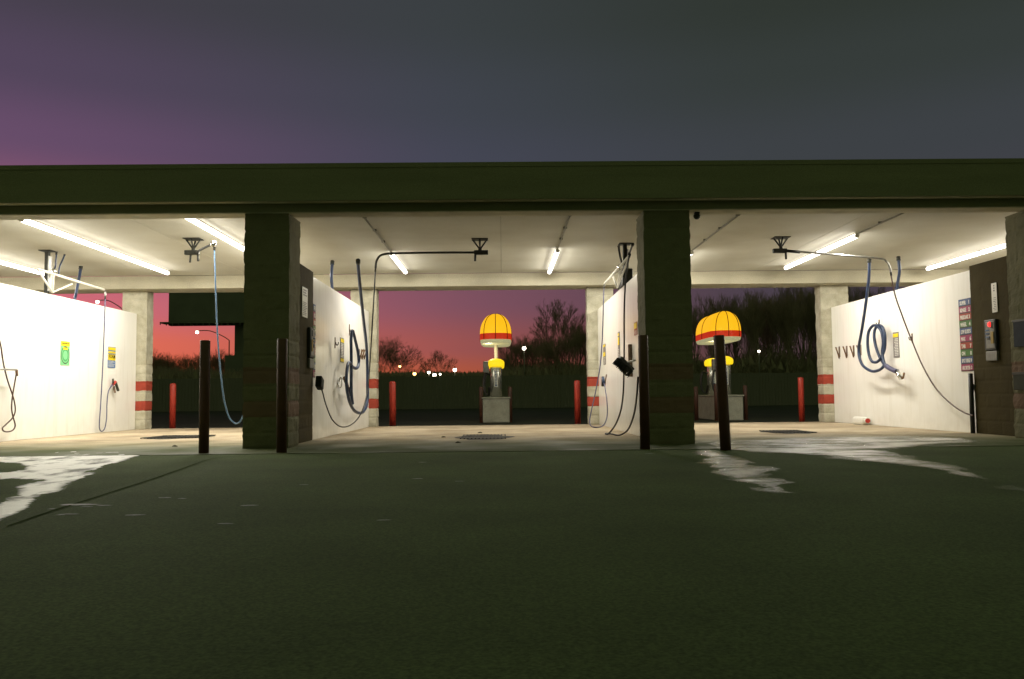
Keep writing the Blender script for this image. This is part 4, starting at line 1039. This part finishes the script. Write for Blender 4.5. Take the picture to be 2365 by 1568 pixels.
# white jug lying at the wall foot
p = on_x(1977, 968, XWC - 0.12); q = on_x(2004, 968, XWC - 0.12)
ym = (p.y + q.y) / 2; hl = abs(p.y - q.y) / 2
t = thing('plastic_jug', (XWC - 0.12, ym, 0), 'white plastic jug with a red cap lying at the foot of the coil wall', 'jug')
MB().box(XWC - 0.22, XWC - 0.03, ym - hl * 0.7, ym + hl, 0.0, 0.16, bev=0.05).build('body', MT['signwhite'], t, at=t.location)
MB().tube([(XWC - 0.12, ym - hl * 0.7, 0.09), (XWC - 0.12, ym - hl * 0.86, 0.09)], 0.04, 12).build('neck', MT['signwhite'], t, at=t.location)
MB().tube([(XWC - 0.12, ym - hl * 0.862, 0.09), (XWC - 0.12, ym - hl * 1.0, 0.09)], 0.045, 12).build('cap', MT['redgrip'], t, at=t.location)

# ------------------------------------------------------------------ floor drains, joints, litter
def drain(px0, px1, py0, py1, label, gw=0.9):
    c0 = on_z(px0, (py0 + py1) / 2, 0); c1 = on_z(px1, (py0 + py1) / 2, 0)
    yf, yn = on_z((px0 + px1) / 2, py0, 0).y, on_z((px0 + px1) / 2, py1, 0).y
    x0, x1 = c0.x, c1.x
    t = thing('floor_drain', ((x0 + x1) / 2, (yf + yn) / 2, 0), label, 'drain', 'floor drains of the wash bays')
    a = t.location
    cx, cy_, rx, ry = (x0 + x1) / 2, (yn + yf) / 2, (x1 - x0) * 0.66, (yf - yn) * 0.62
    mb = MB(); n = 48
    for i in range(n):
        g = 2 * math.pi * i / n; k = 0.85 + 0.28 * noise.noise(Vector((math.cos(g) * 2 + cx, math.sin(g) * 2, 4.0)))
        mb.v.append(Vector((cx + rx * k * math.cos(g) * (1 - 0.15 * abs(math.sin(g))), cy_ + ry * k * math.sin(g), 0.004)))
    mb.face(list(range(n))); mb.build('silt_bed', MT['pit'], t, at=a)
    b = MB(); x0, x1 = cx - (x1 - x0) * gw / 2, cx + (x1 - x0) * gw / 2
    yn, yf = cy_ - (yf - yn) * 0.36, cy_ + (yf - yn) * 0.36
    n = int((x1 - x0) / 0.055)
    for i in range(n + 1):
        x = x0 + (x1 - x0) * i / n
        b.box(x - 0.009, x + 0.009, yn, yf, 0.0055, 0.016)
    for k in range(3):
        y = yn + (yf - yn) * k / 2
        b.box(x0 - 0.01, x1 + 0.01, y - 0.012, y + 0.012, 0.0162, 0.019)
    b.build('grate', MT['grate'], t, at=a)
drain(1062, 1172, 1004, 1016, 'dark iron drain grate in the middle bay floor')
drain(350, 475, 1006, 1014, 'dark floor drain in the bay with the billboard view')
drain(1765, 1872, 994, 1002, 'dark floor drain in the bay with the hose coil')
# silt patch spilling round the drains
def blob(name, c, rx, ry, z, h, seed, m, kind, label=None, cat=None, group=None, cell=0.03, thr=0.0, stretch=1.0):
    pass
def grass_sheet(name, poly, z, cell, m, dens, seed, thick=0.006, edge=0.12, freq=2.2, streak=None, label=None, fade=0.1):
    """a low irregular sheet (foam, silt) standing on the ground inside an outline, broken by noise"""
    P = [Vector((p.x, p.y, 0)) for p in poly]
    def sd(q):
        ins = False; dm = 1e9; n = len(P)
        for i in range(n):
            a_, b_ = P[i], P[(i + 1) % n]
            if (a_.y > q.y) != (b_.y > q.y) and q.x < (b_.x - a_.x) * (q.y - a_.y) / (b_.y - a_.y) + a_.x: ins = not ins
            ab = b_ - a_; tt = max(0, min(1, (q - a_).dot(ab) / max(ab.length_squared, 1e-9)))
            dm = min(dm, (q - a_ - ab * tt).length)
        return dm if ins else -dm
    x0, x1 = min(p.x for p in P) - .3, max(p.x for p in P) + .3
    y0, y1 = min(p.y for p in P) - .3, max(p.y for p in P) + .3
    cx_, cy_ = cell
    rnd = random.Random(seed); mb = MB(); idx = {}
    nx, ny = int((x1 - x0) / cx_), int((y1 - y0) / cy_)
    def vert(i, j):
        if (i, j) not in idx:
            x, y = x0 + (i + rnd.uniform(-.3, .3)) * cx_, y0 + (j + rnd.uniform(-.3, .3)) * cy_
            hgt = thick * (0.5 + 0.9 * abs(noise.noise(Vector((x * 6, y * 6, seed)))))
            idx[(i, j)] = len(mb.v); mb.v.append(Vector((x, y, z + hgt)))
        return idx[(i, j)]
    for i in range(nx):
        for j in range(ny):
            q = Vector((x0 + (i + .5) * cx_, y0 + (j + .5) * cy_, 0))
            d = sd(q) + 0.11 * noise.noise(Vector((q.x * 3.1, q.y * 2.2, seed))) + 0.05 * noise.noise(Vector((q.x * 11, q.y * 7, seed)))
            if d < -0.25: continue
            if streak:
                u = q.x * streak[0] + q.y * streak[1]; v = -q.x * streak[1] + q.y * streak[0]
                nn = noise.noise(Vector((u * freq * 0.35, v * freq * 2.2, seed))) + 0.5 * noise.noise(Vector((u * freq, v * freq * 5, seed + 9)))
            else:
                nn = noise.noise(Vector((q.x * freq, q.y * freq * 0.8, seed))) + 0.5 * noise.noise(Vector((q.x * freq * 3, q.y * freq * 3, seed + 5)))
            val = min(d, edge) / edge * dens + nn * 0.55 - 0.12
            if val > 0.16 or (val > -0.10 and rnd.random() < (val + 0.10) / 0.26):
                mb.face([vert(i, j), vert(i + 1, j), vert(i + 1, j + 1), vert(i, j + 1)], True)
    o = mb.build(name, m); o['kind'] = 'stuff'
    da = o.data.attributes.new('foam_cover', 'FLOAT', 'POINT')
    for i, v in enumerate(mb.v):
        da.data[i].value = max(0.0, min(1.0, (sd(Vector((v.x, v.y, 0))) + 0.11 * noise.noise(Vector((v.x * 3.1, v.y * 2.2, seed)))) / fade + 0.25))
    if label: o['label'] = label
    return o
def gp(pts, z): return [on_z(px, py, z) for px, py in pts]
# white foam run-off (outlines on the lot)
grass_sheet('soap_foam', gp([(-60, 1052), (60, 1046), (150, 1043), (250, 1044), (330, 1046), (322, 1056), (290, 1062), (262, 1072), (235, 1086), (212, 1100), (182, 1108), (150, 1122), (118, 1140), (90, 1156), (66, 1172), (38, 1190), (6, 1203), (-60, 1222), (-60, 1186), (-10, 1166), (22, 1148), (50, 1132), (78, 1112), (60, 1108), (20, 1106), (-60, 1116), (-60, 1096), (20, 1090), (60, 1078), (36, 1070), (-60, 1066)], ZL), ZL, (0.03, 0.045), MT['foam'], 0.9, 3.3, edge=0.10, freq=1.7, fade=0.07, label='white soap foam run-off on the lot').name
for k, pl in enumerate(([(228, 1164), (248, 1161), (252, 1172), (232, 1175)], [(138, 1211 - 20), (170, 1184), (172, 1190), (142, 1197)], [(176, 1166), (190, 1162), (190, 1168), (178, 1170)])): pass
grass_sheet('soap_foam', gp([(1600, 1030), (1650, 1036), (1690, 1050), (1740, 1066), (1790, 1084), (1800, 1100), (1850, 1128), (1835, 1142), (1760, 1140), (1700, 1116), (1650, 1094), (1612, 1066)], ZL), ZL, (0.03, 0.045), MT['film'], 0.75, 8.1, edge=0.18, freq=1.8, fade=0.22, streak=(0.5, -0.86), label='thin grey soap film drying beside the pillar')
grass_sheet('soap_foam', gp([(1640, 1022), (1760, 1014), (1900, 1010), (2080, 1008), (2255, 1012), (2258, 1022), (2160, 1026), (2090, 1034), (2060, 1042), (2130, 1062), (2200, 1080), (2270, 1100), (2364, 1134), (2250, 1110), (2170, 1088), (2110, 1078), (2060, 1072), (2000, 1068), (1940, 1060), (1880, 1052), (1800, 1048), (1720, 1046), (1660, 1040)], 0.0), 0.0, (0.035, 0.05), MT['film'], 0.85, 5.6, edge=0.22, freq=1.5, fade=0.32, streak=(0.94, -0.33), label='streaky soap film spreading from the bay with the hose coil')
SP = [(182, 1166, 1.4), (240, 1168, 0.7), (198, 1171, 0.4), (140, 1190, 0.4), (158, 1188, 0.6), (575, 1168, 0.9), (310, 1190, 0.8), (520, 1210, 0.6), (965, 1106, 0.9), (975, 1068, 0.6), (885, 1202, 0.6), (420, 1152, 0.4), (380, 1150, 0.5), (700, 1120, .5), (120, 1176, .4), (1060, 1112, .4), (2090, 1072, .8), (1500, 1048, .6)]
spots = []
for k, (px, py, s) in enumerate(SP):
    c = on_z(px, py, ZL); w_ = 0.075 * s * random.uniform(.7, 1.3); d_ = 0.028 * s
    pts = [Vector((c.x + w_ * math.cos(g) * random.uniform(.7, 1.3), c.y + d_ * math.sin(g) * random.uniform(.7, 1.3), 0)) for g in [i * math.pi / 5 for i in range(10)]]
    mb = MB(); n = len(pts)
    mb.v = [Vector((p.x, p.y, ZL + 0.003)) for p in pts] + [Vector((c.x + (p.x - c.x) * .5, c.y + (p.y - c.y) * .5, ZL + 0.0045)) for p in pts] + [Vector((c.x, c.y, ZL + 0.0055))]
    for i in range(n):
        j = (i + 1) % n; mb.face([i, j, n + j, n + i], True); mb.face([n + i, n + j, 2 * n], True)
    spots.append(mb)
allm = MB()
for mb in spots:
    n = len(allm.v); allm.v += mb.v
    for f_, s_ in zip(mb.f, mb.sm): allm.face([n + i for i in f_], s_)
o = allm.build('foam_flecks', mat('fleck_foam', (0.34, 0.35, 0.29), rough=0.6, var=0.5, scale=40)); o['kind'] = 'stuff'; o['label'] = 'scattered small foam flecks on the dark lot'
# tar joint across the lot
jp = [on_z(px, py, ZL) for px, py in ((560, 1052), (490, 1060), (420, 1083), (350, 1108), (280, 1130), (210, 1152), (120, 1182), (20, 1216))]
b = MB(); P = smooth_path([Vector((p.x + random.uniform(-.01, .01), p.y, 0)) for p in jp], 6)
for i, p in enumerate(P):
    w_ = 0.008 + 0.006 * noise.noise(Vector((i * .7, 0, 0)))
    b.v += [Vector((p.x - w_, p.y - w_, ZL + 0.004)), Vector((p.x + w_, p.y + w_, ZL + 0.004))]
for i in range(len(P) - 1): b.face([2 * i, 2 * i + 1, 2 * i + 3, 2 * i + 2])
b.build('pavement_joint', MT['joint'])['kind'] = 'structure'
# dead leaves / clumps
def leaf(px, py, z, s, label, m='leafbrown'):
    c = on_z(px, py, z); mb = MB(); n = 10
    for r_, h_ in ((1.0, 0.002), (0.75, 0.35), (0.3, 0.6)):
        for i in range(n):
            g = 2 * math.pi * i / n; k = s * r_ * random.uniform(.75, 1.25)
            mb.v.append(Vector((k * math.cos(g) * 1.3, k * math.sin(g), s * h_ * random.uniform(.7, 1.2))))
    for r_ in range(2):
        for i in range(n):
            j = (i + 1) % n; mb.face([r_ * n + i, r_ * n + j, (r_ + 1) * n + j, (r_ + 1) * n + i], True)
    mb.face([2 * n + i for i in range(n)])
    o = mb.build('leaf_clump', MT[m]); o.location = (c.x, c.y, z + 0.001)
    tag(o, label, 'leaf clump', 'small litter on the concrete')
leaf(1058, 1023, 0, 0.035, 'dark leaf clump lying before the middle bay drain')
leaf(80, 1044, 0, 0.04, 'pale crumpled scrap on the concrete edge above the white foam', 'film')
leaf(404, 1031, 0, 0.03, 'dark leaf clump on the concrete beside the lone bollard')
leaf(1108, 1000, 0, 0.035, 'weedy clump at the far side of the middle bay drain')
leaf(1024, 1010, 0, 0.03, 'leaf clump at the end of the middle bay drain')

# ------------------------------------------------------------------ fence, billboard, lamps, trees beyond
YFE = 52.0
zt = on_y(1180, 867, YFE).z
t = thing('board_fence', (0, YFE, ZB), 'long low dark fence running behind the vacuum stations', 'fence')
b = MB(); x = -48.0
while x < 48:
    w_ = 0.19
    b.box(x, x + w_ - 0.012, YFE, YFE + 0.025, ZB + 0.02, zt + random.uniform(-0.015, 0.015)); x += w_
b.build('boards', MT['fence'], t, at=t.location)
b = MB()
for z in (ZB + 0.35, zt - 0.3): b.box(-48, 48, YFE + 0.027, YFE + 0.075, z, z + 0.09)
b.build('rail', MT['fence'], t, at=t.location)
for i in range(33):
    x = -48 + 3 * i
    MB().box(x - 0.06, x + 0.06, YFE + 0.08, YFE + 0.2, ZB - 0.05, zt + 0.04, bev=0.01).build('fence_post', MT['fence'], t, at=t.location)
# billboard
YBB = 72.0
def bb(px, py): return on_y(px, py, YBB)
p = bb(390, 640); q = bb(745, 749); pz = bb(545, 749)
t = thing('billboard', (pz.x + 0.6, YBB, ZB), 'large dark billboard on a thick post beyond the fence', 'billboard')
MB().box(p.x, q.x, YBB, YBB + 0.6, q.z, p.z + 1.2, bev=0.05).build('panel', MT['billboard'], t, at=t.location)
n0, n1 = bb(404, 728), bb(404, 744)
MB().box(n0.x, n0.x + 9, YBB - 0.5, YBB - 0.01, n1.z, n0.z).build('lower_trim', MT['billboard'], t, at=t.location)
k0, k1 = bb(382, 743), bb(404, 750)
b = MB(); b.box(k0.x, q.x, YBB - 1.2, YBB - 0.02, k1.z + 0.02, k1.z + 0.14)
for i in range(22): b.box(k0.x + 0.5 * i, k0.x + 0.5 * i + 0.06, YBB - 1.2, YBB - 1.14, k1.z - 0.10 - 0.06 * (i % 3), k1.z + 0.02)
b.build('catwalk', MT['billboard'], t, at=t.location)
w0 = bb(541, 800).x
MB().box(w0, w0 + 1.6, YBB + 0.05, YBB + 0.55, ZB, q.z - 0.001).build('post', MT['billboard'], t, at=t.location)
u0 = bb(528, 822)
MB().box(u0.x, u0.x + 2.4, YBB - 1.0, YBB + 0.04, ZB, u0.z).build('plinth', MT['billboard'], t, at=t.location)
# street lamps
def lamp(px, py, y, label, arm=0, m='lampwhite', r=0.16, tall=True):
    c = on_y(px, py, y)
    t = thing('street_lamp', (c.x + arm, y, ZB), label, 'street lamp', 'distant street lamps beyond the fence')
    a = t.location
    top = c.z + (0.25 if arm == 0 else -0.9 if abs(arm) > 1 else 0.1)
    MB().tube([(c.x + arm, y + 0.02, ZB), (c.x + arm, y + 0.02, top)], 0.035 if y < 60 else 0.09, 8, r1=0.025 if y < 60 else 0.06).build('pole', MT['billboard'], t, at=a)
    if arm: MB().tube(smooth_path([(c.x + arm, y + .02, top), (c.x + arm * 0.8, y + .02, top + 0.45), (c.x + arm * 0.4, y, c.z + 0.12), (c.x, y, c.z + 0.14)], 5), 0.05, 6).build('arm', MT['conduit'], t, at=a)
    MB().box(c.x - r * 1.3, c.x + r * 1.3, y - 0.01, y + 0.2, c.z + r * 0.7, c.z + r * 1.0, bev=0.02).build('lamp_head', MT['conduit'], t, at=a)
    MB().lathe((c.x, y, c.z), [(r * 0.3, -r), (r * 0.85, -r * 0.6), (r, 0), (r * 0.85, r * 0.55), (r * .5, r * 0.68)], 14).build('glowing_lens', MT[m], t, at=a)
lamp(225, 697, 86, 'bright street lamp showing over the mint green sign wall', arm=2.6, r=0.17)
lamp(455, 767, 92, 'street lamp with a curved arm glowing below the billboard', arm=3.4, r=0.17)
lamp(923, 846, 54, 'small orange lamp in the scrub nearest the cream post', m='lamporange', r=0.075)
lamp(957, 863, 54, 'brightest orange lamp low at the fence top', m='lamporange', r=0.105)
lamp(990, 860, 54, 'small white lamp under the thin bare tree', r=0.09)
lamp(1003, 866, 54, 'tiny white lamp sitting on the fence line', r=0.12)
lamp(1016, 864, 54, 'tiny white lamp just past the thin bare tree', r=0.065)
lamp(1050, 854, 54, 'round white lamp alone between the thin tree and the vacuum', r=0.115)
lamp(1210, 804, 54, 'white lamp in the dark trees beside the yellow dome', r=0.12)
lamp(1752, 811, 54, 'single white lamp in the dark trees behind the second vacuum', r=0.08)

# bare winter trees
def make_tree(seed, h, spread, levels, n0, upright, thick):
    rnd = random.Random(seed); segs = []
    def grow(p, d, L, r, lev):
        k = 3 if lev < 2 else 2
        q = p
        for i in range(k):
            d2 = (d + Vector((rnd.uniform(-1, 1), rnd.uniform(-1, 1), rnd.uniform(-.3, .6))) * 0.14).normalized()
            q2 = q + d2 * (L / k); r2 = r * (0.82 if lev else 0.88)
            segs.append((q, q2, r, r2, lev)); q, r, d = q2, r2, d2
            if lev > 0 and lev < levels and rnd.random() < 0.75:
                side(q, d, L, r, lev)
        if lev < levels:
            for _ in range(n0 if lev == 0 else rnd.choice((2, 3))): side(q, d, L, r, lev)
    def side(q, d, L, r, lev):
        az_ = rnd.uniform(0, 2 * math.pi); tilt = rnd.uniform(0.35, 0.75) * spread
        o_ = d.orthogonal().normalized(); o2 = d.cross(o_)
        nd = (d * math.cos(tilt) + (o_ * math.cos(az_) + o2 * math.sin(az_)) * math.sin(tilt) + Vector((0, 0, upright))).normalized()
        grow(q, nd, L * rnd.uniform(0.58, 0.78), max(r * rnd.uniform(0.5, 0.68), 0.007), lev + 1)
    for _ in range(thick):
        grow(Vector((rnd.uniform(-.25, .25) * (thick > 1), rnd.uniform(-.25, .25) * (thick > 1), 0)), Vector((rnd.uniform(-.22, .22) * (thick > 1), 0, 1)).normalized(), h * 0.30, h * 0.014 + 0.02, 0)
    zmax = max(s[1].z for s in segs)
    sc_ = h / zmax
    tr, cr = MB(), MB()
    for p, q, r, r2, lev in segs:
        (tr if lev < 2 else cr).tube([p * sc_, q * sc_], r, 4 if lev < 2 else 3, cap=False, r1=r2)
    return tr, cr
KIND = {}
def tree(kind, x, y, h, rz, label, group, sx_=1.0):
    if kind not in KIND:
        sd_, spread, lv, n0, up, th = TREES[kind]
        tr, cr = make_tree(sd_, 10.0, spread, lv, n0, up, th)
        t = thing('bare_tree', (0, 0, 0), label, 'tree', group)
        tr.build('trunk', MT['bark'], t, at=(0, 0, 0)); cr.build('crown', MT['twig'], t, at=(0, 0, 0))
        KIND[kind] = t
        t.location = (x, y, ZB - 0.1); t.scale = (h / 10 * sx_, h / 10 * sx_, h / 10); t.rotation_euler = (0, 0, rz)
    else:
        t = copy_tree(KIND[kind], (x, y, ZB - 0.1), label, (h / 10 * sx_, h / 10 * sx_, h / 10), rz); t['group'] = group
    return t
TREES = {'round': (3, 1.0, 6, 4, 0.10, 1), 'vee': (12, 0.75, 6, 3, 0.22, 1), 'broom': (21, 0.58, 5, 4, 0.34, 2), 'scrub': (33, 0.85, 5, 4, 0.25, 3)}
def at_px(px, py, y):
    c = on_y(px, py, y); return c.x, c.z - ZB + 0.1
def put(kind, px, py, y, label, group, rz=None, sx_=1.0):
    x, h = at_px(px, py, y)
    tree(kind, x, y, h, random.uniform(0, 6.28) if rz is None else rz, label, group, sx_)
G1, G2, G3 = 'bare trees behind the fence at sunset', 'tall bare trees massed behind the second vacuum', 'scrub bushes along the fence'
put('vee', 1306, 688, 64, 'tall bare tree forking like a V beside the cream post of the brush wall', G1, rz=0.4, sx_=1.05)
put('round', 912, 796, 84, 'broad bare tree behind the red bollard and orange lamps', G1, sx_=1.25)
put('vee', 1008, 806, 84, 'thin bare tree standing alone between the small white lamps', G1, sx_=0.95)
put('round', 880, 770, 80, 'bare tree at the edge of the cream post of the blue hose wall', G1)
MID = [(1195, 768, 62, 'dense'), (1228, 772, 64, ''), (1255, 765, 66, ''), (1325, 735, 64, ''), (1345, 740, 62, ''), (1308, 760, 60, ''), (1168, 805, 68, ''), (1275, 775, 60, '')]
MIDL = ['bare tree right behind the pole of the yellow dome', 'bare tree behind the white lamp beside the dome', 'bare tree between the white lamp and the V-shaped tree', 'bare tree close behind the V-shaped tree', 'bare tree touching the cream post of the brush wall', 'twiggy low tree under the V-shaped tree', 'low bare tree behind the lit cap of the middle bay vacuum', 'low dense tree in the gap before the V-shaped tree']
MIDL[0] = 'bare tree directly behind the pole of the yellow dome'
for (px, py, y, _), lb in zip(MID, MIDL): put('broom', px, py, y, lb, G1, sx_=1.2)
RT_ = [(1560, 700, 62), (1602, 690, 58), (1640, 672, 66), (1672, 690, 60), (1700, 664, 68), (1728, 676, 58), (1752, 658, 64), (1778, 670, 60), (1800, 650, 66), (1824, 662, 58), (1850, 640, 64), (1872, 655, 60), (1895, 645, 66), (1920, 652, 60), (1955, 640, 64), (1990, 650, 62), (1660, 700, 72), (1740, 690, 74), (1815, 680, 72), (1880, 670, 74)]
RL = ['tall bare tree hidden mostly by the block pillar', 'tall bare tree at the pillar edge behind the canopy', 'tall bare tree behind the far end of the lit canopy', 'bare tree directly above the lit canopy', 'tall bare tree just past the near end of the lit canopy', 'bare tree between the lit canopy and the single white lamp', 'tall bare tree straight above the single white lamp', 'bare tree just past the single white lamp', 'tallest bare tree in the gap before the red bollard', 'bare tree on the lamp side of the red bollard', 'tall bare tree straight above the red bollard', 'bare tree past the red bollard', 'tall bare tree touching the cream post of the coil wall', 'bare tree behind the cream post of the coil wall', 'bare tree showing over the coil wall beside the post', 'bare tree showing over the coil wall behind the hanging hose',
      'farther bare tree behind the lit canopy', 'farther bare tree near the single white lamp', 'farther bare tree between white lamp and red bollard', 'farther bare tree behind the red bollard']
for (px, py, y), lb in zip(RT_, RL): put('broom', px, py + 2, y, lb, G2, sx_=1.05)
LF = [(352, 800, 78), (372, 812, 80), (430, 812, 82), (478, 806, 80), (505, 800, 82), (530, 812, 80), (395, 825, 84), (330, 815, 80)]
LL = ['bare scrub tree at the edge of the banded cream post', 'bare scrub tree below the catwalk tip of the billboard', 'bare scrub tree between the red and the dark bollard', 'bare scrub tree behind the lone dark bollard', 'bare scrub tree behind the thin blue hanging hose', 'bare scrub tree beside the billboard plinth', 'low scrub tree above the red bollard under the billboard', 'bare scrub tree mostly behind the banded cream post']
for (px, py, y), lb in zip(LF, LL): put('scrub', px, py, y, lb, G1, sx_=1.2)
# undergrowth: one tangled mass of scrub twigs behind the fence
rnd = random.Random(5); b = MB()
def brush_height(px):
    if px > 1400: return 1.5 + 0.9 * min(1, (px - 1400) / 450)
    if px > 1090: return 0.5 + 0.9 * min(1, (px - 1090) / 150)
    if px > 600: return 0.45
    return 0.9
for i in range(30000):
    u_ = rnd.random()
    px = rnd.uniform(860, 1400) if u_ < 0.36 else (rnd.uniform(1400, 2100) if u_ < 0.92 else rnd.uniform(330, 580))
    y = rnd.uniform(57, 78); c = on_y(px, 868, y)
    hm = brush_height(px) * (0.75 + 0.6 * noise.noise(Vector((c.x * 0.35, y * 0.1, 3.0))))
    top = c.z + max(0.15, hm) * rnd.random() ** 0.75
    L = rnd.uniform(0.35, 1.0); zb = max(ZB, top - L)
    p = Vector((c.x, y, zb)); d = Vector((rnd.uniform(-.7, .7), rnd.uniform(-.4, .4), 1)).normalized()
    L = top - zb
    m_ = p + d * L * .5; q = m_ + (d + Vector((rnd.uniform(-.2, .2), 0, 0))).normalized() * L * .5
    b.tube([p, m_, q], 0.024, 3, cap=False, r1=0.006)
for i in range(26000):
    u_ = rnd.random()
    px = rnd.uniform(860, 1400) if u_ < 0.40 else (rnd.uniform(1400, 2100) if u_ < 0.85 else rnd.uniform(330, 580))
    y = rnd.uniform(57, 80); c = on_y(px, 868, y); zb = rnd.uniform(ZB, c.z - 0.2 + (1.0 if px > 1400 else 0.3 if px > 1150 else 0)); a_ = rnd.uniform(0, 3.14); r_ = rnd.uniform(.08, .24)
    b.v += [Vector((c.x - r_ * math.cos(a_), y - r_ * math.sin(a_), zb)), Vector((c.x + r_ * math.cos(a_), y + r_ * math.sin(a_), zb + rnd.uniform(-.2, .2))), Vector((c.x + rnd.uniform(-.2, .2), y, zb + rnd.uniform(.3, .7)))]
    n_ = len(b.v); b.face([n_ - 3, n_ - 2, n_ - 1])
o = b.build('undergrowth', MT['brush']); o['kind'] = 'stuff'; o['label'] = 'tangle of leafless scrub behind the fence'

# ------------------------------------------------------------------ render settings
sc.view_settings.view_transform = 'Standard'
sc.view_settings.look = 'None'
sc.view_settings.exposure = 0.0
sc.view_settings.gamma = 1.0
sc.cycles.use_denoising = True
sc.cycles.max_bounces = 8
sc.cycles.diffuse_bounces = 5
sc.cycles.glossy_bounces = 3
sc.cycles.sample_clamp_indirect = 6.0
sc.cycles.caustics_reflective = False
sc.cycles.caustics_refractive = False
